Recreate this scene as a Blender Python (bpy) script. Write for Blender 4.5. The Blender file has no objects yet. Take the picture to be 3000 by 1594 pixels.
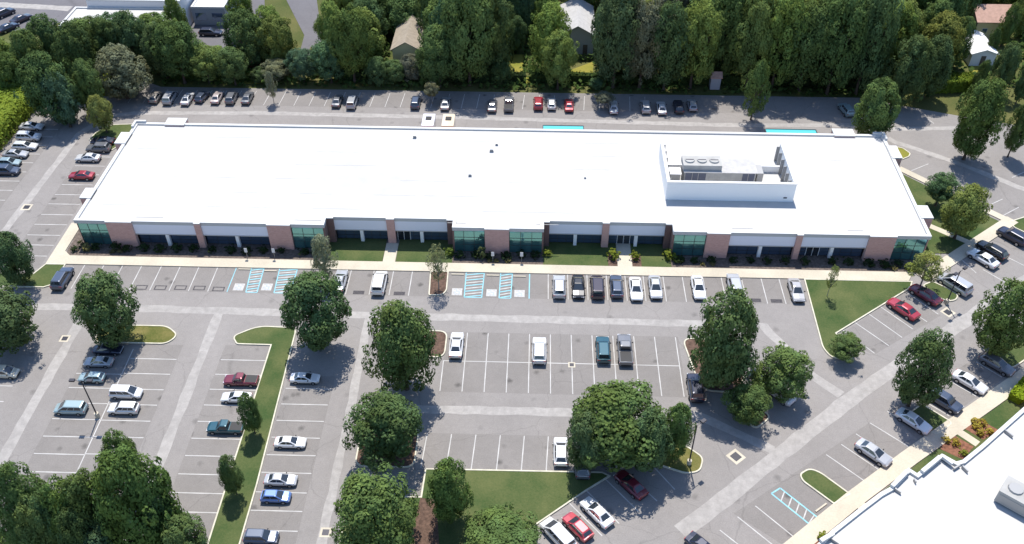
import bpy, bmesh, math, random
from mathutils import Vector, Matrix
import numpy as np

# ------------------------------------------------------------------ camera, sky, sun, exposure
S = bpy.context.scene
C = S.collection
R = math.radians
cam = bpy.data.objects.new('camera', bpy.data.cameras.new('camera'))
C.objects.link(cam); S.camera = cam
cam.location = (0, 0, 85.5443)
cam.rotation_euler = (R(90 - 41.3356), 0, R(1.7400))
cam.data.sensor_width = 36; cam.data.sensor_fit = 'HORIZONTAL'
cam.data.lens = 31.8000
cam.data.clip_end = 4000; cam.data.clip_start = 1

SUN_EL, SUN_AZ = 65.0, 5.0          # degrees; azimuth measured from +Y towards -X
W = bpy.data.worlds.new('World'); S.world = W; W.use_nodes = True
nt = W.node_tree
bg = nt.nodes['Background']
sky = nt.nodes.new('ShaderNodeTexSky'); sky.sky_type = 'NISHITA'; sky.sun_disc = False
sky.sun_elevation = R(SUN_EL); sky.sun_rotation = R(-SUN_AZ)
nt.links.new(sky.outputs[0], bg.inputs[0]); bg.inputs[1].default_value = 0.15
sky.air_density = 1.0; sky.dust_density = 0.4; sky.ozone_density = 4.0
sun = bpy.data.objects.new('sun', bpy.data.lights.new('sun', 'SUN')); C.objects.link(sun)
sun.data.energy = 4.4; sun.data.angle = R(0.5); sun.data.color = (1.0, 0.95, 0.87)
d = Vector((-math.sin(R(SUN_AZ)) * math.cos(R(SUN_EL)), math.cos(R(SUN_AZ)) * math.cos(R(SUN_EL)), math.sin(R(SUN_EL))))
sun.rotation_euler = d.to_track_quat('Z', 'Y').to_euler()
sun.location = (0, 150, 200)
S.view_settings.view_transform = 'Standard'; S.view_settings.look = 'None'
S.view_settings.exposure = 0.66; S.view_settings.gamma = 1.0; S.view_settings.use_curve_mapping = False
S.render.engine = 'CYCLES'; S.cycles.use_denoising = True
S.cycles.max_bounces = 8; S.cycles.diffuse_bounces = 4; S.cycles.transparent_max_bounces = 8

rnd = random.Random(7)

# ------------------------------------------------------------------ materials
def mat(name, color, rough=0.8, metal=0.0, spec=0.3, noise=None, bump=None, coat=0.0):
    """noise = list of (scale, low factor, high factor, detail); factors multiply the base colour"""
    m = bpy.data.materials.new(name); m.use_nodes = True
    t = m.node_tree; b = t.nodes['Principled BSDF']
    b.inputs['Base Color'].default_value = (*color, 1); b.inputs['Roughness'].default_value = rough
    b.inputs['Metallic'].default_value = metal; b.inputs['Specular IOR Level'].default_value = spec
    b.inputs['Coat Weight'].default_value = coat
    if noise or bump:
        tc = t.nodes.new('ShaderNodeTexCoord')
    if noise:
        prev = None
        for sc, lo, hi, det in noise:
            n = t.nodes.new('ShaderNodeTexNoise'); n.inputs['Scale'].default_value = sc; n.inputs['Detail'].default_value = det
            t.links.new(tc.outputs['Object'], n.inputs['Vector'])
            r = t.nodes.new('ShaderNodeMapRange'); r.inputs['From Min'].default_value = 0.3; r.inputs['From Max'].default_value = 0.7
            r.inputs['To Min'].default_value = lo; r.inputs['To Max'].default_value = hi
            t.links.new(n.outputs['Fac'], r.inputs['Value'])
            if prev is None: prev = r.outputs[0]
            else:
                mm = t.nodes.new('ShaderNodeMath'); mm.operation = 'MULTIPLY'
                t.links.new(prev, mm.inputs[0]); t.links.new(r.outputs[0], mm.inputs[1]); prev = mm.outputs[0]
        v = t.nodes.new('ShaderNodeVectorMath'); v.operation = 'SCALE'; v.inputs[0].default_value = color
        t.links.new(prev, v.inputs['Scale']); t.links.new(v.outputs[0], b.inputs['Base Color'])
    if bump:
        n = t.nodes.new('ShaderNodeTexNoise'); n.inputs['Scale'].default_value = bump[0]; n.inputs['Detail'].default_value = 4
        t.links.new(tc.outputs['Object'], n.inputs['Vector'])
        bp = t.nodes.new('ShaderNodeBump'); bp.inputs['Strength'].default_value = bump[1]; bp.inputs['Distance'].default_value = bump[2]
        t.links.new(n.outputs['Fac'], bp.inputs['Height']); t.links.new(bp.outputs[0], b.inputs['Normal'])
    return m

def asphalt_mat(name, color, stain=(0.28, 0.16, 0.72)):
    m = mat(name, color, 0.92, noise=[(0.03, 0.93, 1.07, 3), (0.25, 0.94, 1.05, 6), (1.5, 0.96, 1.04, 4), (7.0, 0.90, 1.10, 3)])
    t = m.node_tree; b = t.nodes['Principled BSDF']; tc = [n for n in t.nodes if n.type == 'TEX_COORD'][0]
    src = b.inputs['Base Color'].links[0].from_socket
    # sealed cracks: thin dark meandering lines
    vo = t.nodes.new('ShaderNodeTexVoronoi'); vo.feature = 'DISTANCE_TO_EDGE'; vo.inputs['Scale'].default_value = 0.085
    ns = t.nodes.new('ShaderNodeTexNoise'); ns.inputs['Scale'].default_value = 0.5; ns.inputs['Detail'].default_value = 4
    t.links.new(tc.outputs['Object'], ns.inputs['Vector'])
    mx = t.nodes.new('ShaderNodeVectorMath'); mx.operation = 'MULTIPLY_ADD'; mx.inputs[1].default_value = (1.6, 1.6, 0)
    t.links.new(ns.outputs['Color'], mx.inputs[0]); t.links.new(tc.outputs['Object'], mx.inputs[2]); t.links.new(mx.outputs[0], vo.inputs['Vector'])
    r = t.nodes.new('ShaderNodeMapRange'); r.inputs['From Min'].default_value = 0.0; r.inputs['From Max'].default_value = 0.006
    r.inputs['To Min'].default_value = 0.82; r.inputs['To Max'].default_value = 1.0
    t.links.new(vo.outputs['Distance'], r.inputs['Value'])
    # oil drips
    v2 = t.nodes.new('ShaderNodeTexVoronoi'); v2.inputs['Scale'].default_value = stain[0]
    mx2 = t.nodes.new('ShaderNodeVectorMath'); mx2.operation = 'MULTIPLY_ADD'; mx2.inputs[1].default_value = (.5, .5, 0)
    n4 = t.nodes.new('ShaderNodeTexNoise'); n4.inputs['Scale'].default_value = 3.0; n4.inputs['Detail'].default_value = 3
    t.links.new(tc.outputs['Object'], n4.inputs['Vector']); t.links.new(n4.outputs['Color'], mx2.inputs[0]); t.links.new(tc.outputs['Object'], mx2.inputs[2]); t.links.new(mx2.outputs[0], v2.inputs['Vector'])
    r2 = t.nodes.new('ShaderNodeMapRange'); r2.inputs['From Min'].default_value = 0.05; r2.inputs['From Max'].default_value = stain[1]
    r2.inputs['To Min'].default_value = stain[2]; r2.inputs['To Max'].default_value = 1.0
    t.links.new(v2.outputs['Distance'], r2.inputs['Value'])
    mu = t.nodes.new('ShaderNodeMath'); mu.operation = 'MULTIPLY'; t.links.new(r.outputs[0], mu.inputs[0]); t.links.new(r2.outputs[0], mu.inputs[1])
    sc = t.nodes.new('ShaderNodeVectorMath'); sc.operation = 'SCALE'; t.links.new(src, sc.inputs[0]); t.links.new(mu.outputs[0], sc.inputs['Scale'])
    t.links.new(sc.outputs[0], b.inputs['Base Color'])
    return m

def grass_mat(name, a, bcol, scale=0.25):
    m = mat(name, a, 0.95, spec=0.1, noise=[(1.0, 1, 1, 2)], bump=(14, 0.8, 0.08))
    t = m.node_tree; b = t.nodes['Principled BSDF']; tc = [n for n in t.nodes if n.type == 'TEX_COORD'][0]
    n1 = t.nodes.new('ShaderNodeTexNoise'); n1.inputs['Scale'].default_value = scale; n1.inputs['Detail'].default_value = 5
    t.links.new(tc.outputs['Object'], n1.inputs['Vector'])
    n2 = t.nodes.new('ShaderNodeTexNoise'); n2.inputs['Scale'].default_value = 5; n2.inputs['Detail'].default_value = 4
    t.links.new(tc.outputs['Object'], n2.inputs['Vector'])
    ad = t.nodes.new('ShaderNodeMath'); ad.operation = 'MULTIPLY_ADD'; ad.inputs[1].default_value = 0.45; 
    t.links.new(n2.outputs['Fac'], ad.inputs[0]); t.links.new(n1.outputs['Fac'], ad.inputs[2])
    r = t.nodes.new('ShaderNodeMapRange'); r.inputs['From Min'].default_value = 0.52; r.inputs['From Max'].default_value = 0.95
    t.links.new(ad.outputs[0], r.inputs['Value'])
    mx = t.nodes.new('ShaderNodeMix'); mx.data_type = 'RGBA'
    mx.inputs['A'].default_value = (*a, 1); mx.inputs['B'].default_value = (*bcol, 1)
    t.links.new(r.outputs[0], mx.inputs['Factor']); t.links.new(mx.outputs['Result'], b.inputs['Base Color'])
    return m

def leaf_mat():
    m = bpy.data.materials.new('foliage'); m.use_nodes = True; t = m.node_tree
    t.nodes.remove(t.nodes['Principled BSDF']); out = t.nodes['Material Output']
    oi = t.nodes.new('ShaderNodeObjectInfo'); tc = t.nodes.new('ShaderNodeTexCoord')
    ad = t.nodes.new('ShaderNodeVectorMath'); ad.operation = 'ADD'
    rs = t.nodes.new('ShaderNodeVectorMath'); rs.operation = 'SCALE'; rs.inputs[0].default_value = (37, 11, 23)
    t.links.new(oi.outputs['Random'], rs.inputs['Scale'])
    t.links.new(tc.outputs['Object'], ad.inputs[0]); t.links.new(rs.outputs[0], ad.inputs[1])
    n = t.nodes.new('ShaderNodeTexNoise'); n.inputs['Scale'].default_value = 2.6; n.inputs['Detail'].default_value = 5; n.inputs['Roughness'].default_value = 0.7
    t.links.new(ad.outputs[0], n.inputs['Vector'])
    r = t.nodes.new('ShaderNodeMapRange'); r.inputs['From Min'].default_value = 0.3; r.inputs['From Max'].default_value = 0.7
    r.inputs['To Min'].default_value = 0.55; r.inputs['To Max'].default_value = 1.5
    t.links.new(n.outputs['Fac'], r.inputs['Value'])
    v = t.nodes.new('ShaderNodeVectorMath'); v.operation = 'SCALE'
    t.links.new(oi.outputs['Color'], v.inputs[0]); t.links.new(r.outputs[0], v.inputs['Scale'])
    # a little yellower where the noise is high
    n3 = t.nodes.new('ShaderNodeTexNoise'); n3.inputs['Scale'].default_value = 1.5; n3.inputs['Detail'].default_value = 3
    t.links.new(ad.outputs[0], n3.inputs['Vector'])
    r3 = t.nodes.new('ShaderNodeMapRange'); r3.inputs['From Min'].default_value = 0.4; r3.inputs['From Max'].default_value = 0.7
    t.links.new(n3.outputs['Fac'], r3.inputs['Value'])
    mx = t.nodes.new('ShaderNodeMix'); mx.data_type = 'RGBA'; mx.blend_type = 'MULTIPLY'
    mx.inputs['B'].default_value = (1.12, 1.0, 0.8, 1)
    t.links.new(r3.outputs[0], mx.inputs['Factor']); t.links.new(v.outputs[0], mx.inputs['A'])
    df = t.nodes.new('ShaderNodeBsdfDiffuse'); tr = t.nodes.new('ShaderNodeBsdfTranslucent'); ms = t.nodes.new('ShaderNodeMixShader')
    ms.inputs[0].default_value = 0.28
    t.links.new(mx.outputs['Result'], df.inputs['Color']); t.links.new(mx.outputs['Result'], tr.inputs['Color'])
    t.links.new(df.outputs[0], ms.inputs[1]); t.links.new(tr.outputs[0], ms.inputs[2]); t.links.new(ms.outputs[0], out.inputs['Surface'])
    return m

def paint_mat():
    m = mat('car_paint', (0.5, 0.5, 0.5), 0.32, 0.25, 0.5, coat=0.8); t = m.node_tree
    oi = t.nodes.new('ShaderNodeObjectInfo'); t.links.new(oi.outputs['Color'], t.nodes['Principled BSDF'].inputs['Base Color'])
    t.nodes['Principled BSDF'].inputs['Coat Roughness'].default_value = 0.08
    return m

def brick_mat(name, c1, c2, mortar):
    m = mat(name, c1, 0.9, noise=[(1, 1, 1, 1)]); t = m.node_tree; b = t.nodes['Principled BSDF']
    tc = [n for n in t.nodes if n.type == 'TEX_COORD'][0]
    mp = t.nodes.new('ShaderNodeMapping'); mp.inputs['Rotation'].default_value = (R(90), 0, 0)
    t.links.new(tc.outputs['Object'], mp.inputs['Vector'])
    br = t.nodes.new('ShaderNodeTexBrick'); br.inputs['Scale'].default_value = 1.0
    br.inputs['Brick Width'].default_value = 0.4; br.inputs['Row Height'].default_value = 0.13; br.inputs['Mortar Size'].default_value = 0.012
    br.inputs['Color1'].default_value = (*c1, 1); br.inputs['Color2'].default_value = (*c2, 1); br.inputs['Mortar'].default_value = (*mortar, 1)
    t.links.new(mp.outputs[0], br.inputs['Vector'])
    t.links.new(br.outputs['Color'], b.inputs['Base Color'])
    return m

M = dict(
    soil=grass_mat('meadow', (0.055, 0.075, 0.022), (0.13, 0.12, 0.045), 0.09),
    lawn=grass_mat('lawn', (0.042, 0.074, 0.024), (0.105, 0.118, 0.046), 0.22),
    dry=grass_mat('dry_lawn', (0.075, 0.090, 0.022), (0.19, 0.16, 0.06), 0.35),
    yellow=grass_mat('yellow_lawn', (0.16, 0.17, 0.03), (0.26, 0.22, 0.05), 0.3),  # grass of a yellow colour of its own
    mulch=mat('mulch', (0.10, 0.062, 0.045), 0.95, noise=[(3, 0.6, 1.4, 5)], bump=(20, 0.8, 0.06)),
    shade_lift_mulch=mat('shaded_bed_mulch', (0.12, 0.095, 0.08), 0.95, noise=[(3, 0.6, 1.4, 5)], bump=(20, 0.8, 0.06)),  # mulch copy made paler to lift the shadow over the front beds
    rust=mat('rust_mulch', (0.175, 0.080, 0.050), 0.95, noise=[(3, 0.6, 1.4, 5)], bump=(20, 0.8, 0.06)),
    gravel=mat('gravel', (0.20, 0.185, 0.17), 0.95, noise=[(2, 0.85, 1.15, 5), (14, 0.8, 1.2, 2)], bump=(30, 0.6, 0.03)),
    asphalt=asphalt_mat('asphalt', (0.218, 0.203, 0.192)),
    bay=asphalt_mat('bay_asphalt', (0.190, 0.176, 0.165), (0.37, 0.20, 0.50)),
    road=asphalt_mat('far_asphalt', (0.125, 0.120, 0.128)),
    patch=mat('dark_patch', (0.060, 0.056, 0.060), 0.9, noise=[(4, 0.7, 1.4, 4)]),
    strip=mat('pale_paving', (0.305, 0.288, 0.272), 0.9, noise=[(0.15, 0.90, 1.06, 4), (1.2, 0.86, 1.08, 5), (5, 0.94, 1.06, 3)]),
    walk=mat('concrete_walk', (0.46, 0.415, 0.33), 0.9, noise=[(0.25, 0.88, 1.08, 4), (5, 0.94, 1.06, 3)]),
    kerb=mat('kerb_concrete', (0.52, 0.49, 0.39), 0.85, noise=[(1.2, 0.8, 1.1, 4)]),
    white_line=mat('white_paint', (0.45, 0.44, 0.425), 0.8, noise=[(3, 0.7, 1.08, 5)]),
    cream_line=mat('cream_paint', (0.50, 0.46, 0.34), 0.8, noise=[(3, 0.7, 1.08, 5)]),
    cyan_line=mat('cyan_paint', (0.22, 0.46, 0.52), 0.8, noise=[(3, 0.8, 1.08, 5)]),
    symbol=mat('symbol_paint', (0.33, 0.38, 0.43), 0.8),
    roof=mat('roof_membrane', (0.462, 0.452, 0.435), 0.75, noise=[(0.04, 0.90, 1.04, 5), (0.5, 0.94, 1.03, 6)]),
    roof_far=mat('far_roof_membrane', (0.62, 0.62, 0.61), 0.7, noise=[(0.12, 0.9, 1.08, 4)]),
    coping=mat('white_coping', (0.52, 0.52, 0.51), 0.6),
    fascia=mat('white_metal_panel', (0.80, 0.81, 0.88), 0.5),
    seam=mat('roof_seam', (0.37, 0.37, 0.36), 0.8),
    white_metal=mat('white_painted_metal', (0.86, 0.86, 0.85), 0.5),
    grey_metal=mat('grey_metal', (0.30, 0.30, 0.30), 0.5, 0.4),
    dark_metal=mat('dark_metal', (0.035, 0.035, 0.045), 0.5, 0.3),
    brick=brick_mat('red_brick', (0.60, 0.35, 0.30), (0.52, 0.29, 0.25), (0.58, 0.44, 0.39)),
    dark_brick=brick_mat('brown_brick', (0.20, 0.115, 0.10), (0.17, 0.10, 0.09), (0.24, 0.17, 0.15)),
    teal_glass=mat('teal_glass', (0.13, 0.32, 0.33), 0.06, 0.7, 0.6),
    dark_glass=mat('tinted_glass', (0.15, 0.21, 0.31), 0.06, 0.6, 0.6),
    mullion=mat('mullion', (0.05, 0.06, 0.07), 0.4, 0.5),
    awning=mat('teal_canopy', (0.07, 0.40, 0.42), 0.4),
    hvac=mat('hvac_panel', (0.34, 0.335, 0.32), 0.6, noise=[(0.8, 0.85, 1.1, 4)]),
    louvre=mat('louvre', (0.09, 0.10, 0.14), 0.5, 0.3),
    bark=mat('bark', (0.085, 0.065, 0.05), 0.95, noise=[(3, 0.7, 1.3, 4)]),
    pale_bark=mat('pale_bark', (0.26, 0.23, 0.20), 0.9, noise=[(3, 0.7, 1.3, 4)]),
    leaf=leaf_mat(), paint=paint_mat(),
    car_glass=mat('car_glass', (0.022, 0.028, 0.036), 0.04, 0.0, 0.9),
    tyre=mat('tyre', (0.012, 0.012, 0.012), 0.85),
    rim=mat('rim', (0.42, 0.42, 0.43), 0.35, 0.8),
    headlight=mat('headlight', (0.75, 0.76, 0.78), 0.15, 0.2, 0.7),
    taillight=mat('taillight', (0.30, 0.012, 0.012), 0.2, 0.0, 0.6),
    trim=mat('black_trim', (0.02, 0.02, 0.022), 0.6),
    shingle=mat('grey_shingle', (0.17, 0.165, 0.165), 0.9, noise=[(1.5, 0.85, 1.15, 4)]),
    tan_shingle=mat('tan_shingle', (0.27, 0.23, 0.18), 0.9, noise=[(1.5, 0.85, 1.15, 4)]),
    pale_shingle=mat('pale_shingle', (0.40, 0.39, 0.38), 0.85, noise=[(1.5, 0.9, 1.1, 4)]),
    pink_shingle=mat('pinkish_shingle', (0.42, 0.27, 0.22), 0.9, noise=[(1.5, 0.85, 1.15, 4)]),
    cream_wall=mat('cream_siding', (0.58, 0.50, 0.29), 0.85),
    grey_wall=mat('grey_siding', (0.32, 0.33, 0.36), 0.85),
    white_wall=mat('white_wall', (0.62, 0.62, 0.64), 0.8),
    door=mat('door_paint', (0.10, 0.08, 0.07), 0.5),
    sign=mat('sign_face', (0.62, 0.63, 0.66), 0.5),
)

# ------------------------------------------------------------------ helpers
def link(name, mesh, parent=None, loc=None, rot=None, scale=None, color=None):
    o = bpy.data.objects.new(name, mesh); C.objects.link(o)
    if parent: o.parent = parent
    if loc: o.location = loc
    if rot is not None: o.rotation_euler = rot if hasattr(rot, '__len__') else (0, 0, rot)
    if scale: o.scale = scale
    if color: o.color = (*color, 1)
    return o

def to_mesh(bm, name, m, smooth=False):
    me = bpy.data.meshes.new(name)
    bmesh.ops.recalc_face_normals(bm, faces=bm.faces)
    bm.to_mesh(me); bm.free()
    for x in (m if isinstance(m, (list, tuple)) else [m]): me.materials.append(x)
    if smooth:
        for p in me.polygons: p.use_smooth = True
    return me

def box(bm, x0, x1, y0, y1, z0, z1, mi=0):
    v = [bm.verts.new((x, y, z)) for z in (z0, z1) for x, y in ((x0, y0), (x1, y0), (x1, y1), (x0, y1))]
    for f in ((3, 2, 1, 0), (4, 5, 6, 7), (0, 1, 5, 4), (1, 2, 6, 5), (2, 3, 7, 6), (3, 0, 4, 7)):
        bm.faces.new([v[i] for i in f]).material_index = mi

def tube(bm, p0, p1, r0, r1, n=6, cap=True):
    p0, p1 = Vector(p0), Vector(p1); q = (p1 - p0).to_track_quat('Z', 'Y')
    a = [bm.verts.new(p0 + q @ Vector((r0 * math.cos(6.2832 * i / n), r0 * math.sin(6.2832 * i / n), 0))) for i in range(n)]
    b = [bm.verts.new(p1 + q @ Vector((r1 * math.cos(6.2832 * i / n), r1 * math.sin(6.2832 * i / n), 0))) for i in range(n)]
    for i in range(n): bm.faces.new((a[i], a[(i + 1) % n], b[(i + 1) % n], b[i]))
    if cap: bm.faces.new(a[::-1]); bm.faces.new(b)

def prism(bm, pts, z0, z1):
    lo = [bm.verts.new((x, y, z0)) for x, y in pts]; hi = [bm.verts.new((x, y, z1)) for x, y in pts]
    n = len(pts)
    bm.faces.new(hi); bm.faces.new(lo[::-1])
    for i in range(n): bm.faces.new((lo[i], lo[(i + 1) % n], hi[(i + 1) % n], hi[i]))

def ribbon(bm, pts, w, z0, z1, closed=False):
    """a strip of rectangular section along pts"""
    P = [Vector((x, y)) for x, y in pts]; n = len(P); L, Rr = [], []
    for i in range(n):
        a = P[i - 1] if (i > 0 or closed) else None
        b = P[(i + 1) % n] if (i < n - 1 or closed) else None
        d1 = (P[i] - a).normalized() if a is not None else None; d2 = (b - P[i]).normalized() if b is not None else None
        t = (d1 + d2).normalized() if d1 is not None and d2 is not None else (d1 if d1 is not None else d2)
        nn = Vector((-t.y, t.x)); k = 1.0
        if d1 is not None and d2 is not None: k = min(2.0, 1 / max(0.3, nn.dot(Vector((-d1.y, d1.x)))))
        L.append(P[i] + nn * w / 2 * k); Rr.append(P[i] - nn * w / 2 * k)
    rows = []
    for i in range(n):
        rows.append([bm.verts.new((*L[i], z0)), bm.verts.new((*L[i], z1)), bm.verts.new((*Rr[i], z1)), bm.verts.new((*Rr[i], z0))])
    rng = range(n) if closed else range(n - 1)
    for i in rng:
        a, b = rows[i], rows[(i + 1) % n]
        for k in range(3): bm.faces.new((a[k], a[k + 1], b[k + 1], b[k]))
    if not closed:
        bm.faces.new(rows[0]); bm.faces.new(rows[-1][::-1])

def structure(name, bm, m, parent=None):
    o = link(name, to_mesh(bm, name, m), parent)
    if parent is None: o['kind'] = 'structure'
    return o

def part(name, bm, m, parent, smooth=False): return link(name, to_mesh(bm, name, m, smooth), parent)

def tag(o, label, cat, group=None):
    o['label'] = label; o['category'] = cat
    if group: o['group'] = group
    return o

def thing(name, label, cat, loc=(0, 0, 0), rz=0, group=None):
    o = bpy.data.objects.new(name, None); C.objects.link(o); o.location = loc; o.rotation_euler = (0, 0, rz)
    o.empty_display_size = 0.3
    return tag(o, label, cat, group)

def poly(name, pts, z0, z1, m, parent=None):
    bm = bmesh.new(); prism(bm, pts, z0, z1); return structure(name, bm, m, parent)

def kerb(pts, parent, closed=False, w=0.17, h=0.15):
    bm = bmesh.new(); ribbon(bm, pts, w, -0.04, h, closed); return part('kerb', bm, M['kerb'], parent)

def rounded(pts, r, n=6):
    """round the corners of a polygon; r is one radius or one per corner"""
    out = []; k = len(pts)
    for i in range(k):
        ri = r[i] if hasattr(r, '__len__') else r
        p, a, b = Vector(pts[i]), Vector(pts[i - 1]), Vector(pts[(i + 1) % k])
        if ri <= 0: out.append(tuple(p)); continue
        d1, d2 = (a - p).normalized(), (b - p).normalized()
        rr = min(ri, (a - p).length * 0.49, (b - p).length * 0.49)
        for j in range(n + 1):
            t = j / n; q0 = p + d1 * rr; q2 = p + d2 * rr
            out.append(tuple(q0 * (1 - t) ** 2 + p * 2 * t * (1 - t) + q2 * t * t))
    return out

# ------------------------------------------------------------------ ground
bm = bmesh.new()
gv = [bm.verts.new((x, y, -0.06)) for x, y in ((-900, -500), (900, -500), (900, 1300), (-900, 1300))]
bm.faces.new(gv)
terrain = structure('ground', bm, M['soil'])
lot = poly('parking_lot', [(-92, 20), (110, 20), (110, 131), (76, 141.5), (59, 147.5), (-70, 147.5), (-78, 152), (-84, 152), (-90, 138)], -0.05, 0.0, M['asphalt'])
far_lot = poly('far_parking_lot', [(-160, 168), (-112, 168), (-103, 170), (-95, 178), (-94, 205), (-160, 205)], -0.05, 0.0, M['road'])
side_street = poly('side_street', [(-46.6, 158), (-43.4, 158), (-42.9, 163), (-44.2, 170), (-48.0, 185), (-55, 215), (-62, 215), (-55.5, 187), (-47.5, 169)], -0.05, 0.0, M['road'])
service_yard = poly('service_yard', [(-68.53, 161.52), (-59.92, 162.49), (-63.24, 175.17), (-73.60, 174.85)], -0.05, 0.0, M['road'])
yard_lane = poly('yard_lane', [(-62.73, 175.98), (-57.17, 175.35), (-60.31, 188.59), (-63.32, 188.50)], -0.05, 0.0, M['road'])

# paler paving lanes down the middle of the aisles
def lane(pts, w, z=0.004):
    L, Rr = [], []                                              # worn, slightly wandering edges
    for (p, q) in zip(pts, pts[1:]):
        p, q = Vector(p), Vector(q); n = max(1, int((q - p).length / 1.6)); nn = (q - p).normalized(); nn = Vector((-nn.y, nn.x))
        for k in range(n + (q == Vector(pts[-1]))):
            c_ = p.lerp(q, k / n); L.append(c_ + nn * (w / 2 + rnd.uniform(-.11, .11))); Rr.append(c_ - nn * (w / 2 + rnd.uniform(-.11, .11)))
    bm = bmesh.new(); A = [bm.verts.new((v.x, v.y, z)) for v in L]; B = [bm.verts.new((v.x, v.y, z)) for v in Rr]
    for k in range(len(A) - 1): bm.faces.new((A[k], A[k + 1], B[k + 1], B[k]))
    return structure('paving_strip', bm, M['strip'], lot)
lane([(-90, 88.0), (-53, 88.1), (-14, 87.7), (31, 87.4), (35.6, 78.6), (38.6, 75.4)], 1.35)
lane([(-42.6, 87.4), (-42.7, 48)], 1.25, 0.005)
lane([(-60.9, 87.5), (-61.0, 48)], 1.3, 0.005)
lane([(-22.1, 87.2), (-21.9, 71), (-22.0, 46)], 1.0, 0.005)
lane([(-21.6, 71.5), (3.6, 71.6), (17, 71.6), (20.1, 71.7), (28.6, 66.6)], 1.3, 0.0045)
lane([(16.56, 55.24), (21.78, 59.65), (29.27, 66.07), (39.46, 74.69), (47.68, 81.13), (56.84, 87.87), (72.19, 99.27)], 1.9, 0.006)
lane([(-79.6, 92), (-79.8, 105.6), (-79.0, 131), (-76.5, 137.0), (-72, 138.2), (-50, 138.9), (-10, 138.4), (32, 137.4), (55, 138.0), (62, 137.0), (73, 137.6), (78, 136.5)], 1.2)
lane([(60.59, 134.03), (61.61, 132.89), (69.90, 127.08), (79.83, 118.34)], 1.2, 0.005)
lane([(-125, 182.0), (-100, 179.6)], 2.2, 0.006)
for o in list(lot.children)[-1:]: o.parent = far_lot

# the parking bays: a darker, older surface than the aisles
for pts in ([(-64, 91.7), (35.5, 91.7), (36.5, 96.85), (-66.5, 96.85)], [(-11.3, 74.4), (19.4, 74.4), (19.4, 84.9), (-11.3, 84.9)], [(-12.4, 62.8), (9, 62.8), (9, 67.9), (-12.4, 67.9)],
            [(-57.8, 48), (-45.6, 48), (-45.6, 81.4), (-57.8, 81.4)], [(-40.1, 46), (-34.1, 46), (-34.1, 81.6), (-40.1, 81.6)], [(-30.6, 46), (-24.7, 46), (-24.7, 76.5), (-30.6, 76.5)],
            [(-76.1, 96), (-71.0, 96), (-71.0, 124), (-76.1, 124)], [(-89, 100), (-83.0, 100), (-83.0, 134), (-89, 134)], [(-74.5, 141.4), (40, 141.4), (40, 147.3), (-74.5, 147.3)],
            [(52.71, 95.34), (55.44, 90.00), (44.44, 82.35), (40.61, 85.65)], [(40.99, 71.14), (44.81, 67.43), (27.14, 54.15), (22.62, 57.78)], [(54.15, 79.96), (57.44, 77.19), (45.95, 68.56), (43.56, 72.91)], [(58.70, 83.09), (62.19, 80.21), (57.44, 77.19), (54.15, 79.96)]):
    poly('bay_surface', pts, -0.02, 0.002, M['bay'], lot)
# stall lines: every painted line an object of its own
bm = bmesh.new(); box(bm, 0, 1, -0.06, 0.06, -0.002, 0.009); LINE_W = to_mesh(bm, 'stall_line', M['white_line'])
bm = bmesh.new(); box(bm, 0, 1, -0.06, 0.06, -0.002, 0.009); LINE_C = to_mesh(bm, 'stall_line', M['cream_line'])
bm = bmesh.new(); box(bm, 0, 1, -0.06, 0.06, -0.002, 0.0095); LINE_B = to_mesh(bm, 'stall_line', M['cyan_line'])
def line(a, b, me=None, w=1.0, parent=None):
    dx, dy = b[0] - a[0], b[1] - a[1]; L = math.hypot(dx, dy)
    link('stall_line', me or LINE_W, parent or lot, (a[0], a[1], 0), math.atan2(dy, dx), (L, w, 1))
for x in [-64.68, -61.91, -59.17, -56.41, -53.53, -50.80, -48.08, -45.35, -26.00, -22.71, -19.93, -17.21]:
    line((x, 91.8), (x, 96.95))
for x in [2.23, 4.99, 7.74, 10.49, 13.15, 15.73, 18.55, 21.30, 24.18, 26.81, 29.66, 32.44, 34.96]:
    line((x, 91.7), (x, 96.9))
line((-42.63, 91.8), (-42.63, 96.95), LINE_B); line((-0.42, 91.7), (-0.42, 96.9), LINE_B, 1.3)
for k in range(11):
    x = -8.5 + 2.755 * k; line((x, 79.7), (x, 84.8))
for k in range(-1, 11):
    x = -8.5 + 2.755 * k; line((x, 74.5), (x, 79.6))
line((-11.3, 79.65), (19.1, 79.65))
for x in (-12.4, -9.5, -6.6, -3.7, -0.85, 2.0): line((x, 62.85), (x + 0.25, 67.8))
for y in [78.83, 76.25, 73.65, 71.16, 68.65, 66.15, 63.63]: line((-51.7, y), (-45.7, y))
for y in [76.06, 73.68, 71.21, 68.69, 66.05, 63.50, 60.96]: line((-57.7, y), (-51.7, y))
line((-51.9, 80.5), (-51.6, 55))
for y in [73.69, 71.16, 68.62, 66.06, 76.25, 63.49]: line((-71.0, y), (-64.8, y))
for y in [78.96, 76.44, 73.93, 71.38, 68.82, 66.27, 63.75, 61.17, 58.64, 56.16]: line((-40.0, y), (-34.15, y))
for y in [74.37, 71.83, 69.25, 66.71, 64.16, 61.67, 59.02, 56.61, 54.12]: line((-30.55, y), (-24.8, y))
for y in [132.44, 130.05, 127.42, 124.78, 122.21, 119.58, 117.01, 114.49, 111.88]: line((-88.6, y), (-83.2, y))
for y in [121.60, 124.26, 119.13, 116.33, 113.63, 111.17, 108.47, 106.01, 103.45, 101.13, 98.65]: line((-76.0, y), (-71.0, y))
for k in range(36):
    x = -74.2 + 2.76 * k
    if x < 20: line((x, 141.6), (x + 0.3, 146.6), None, 0.8)
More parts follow.
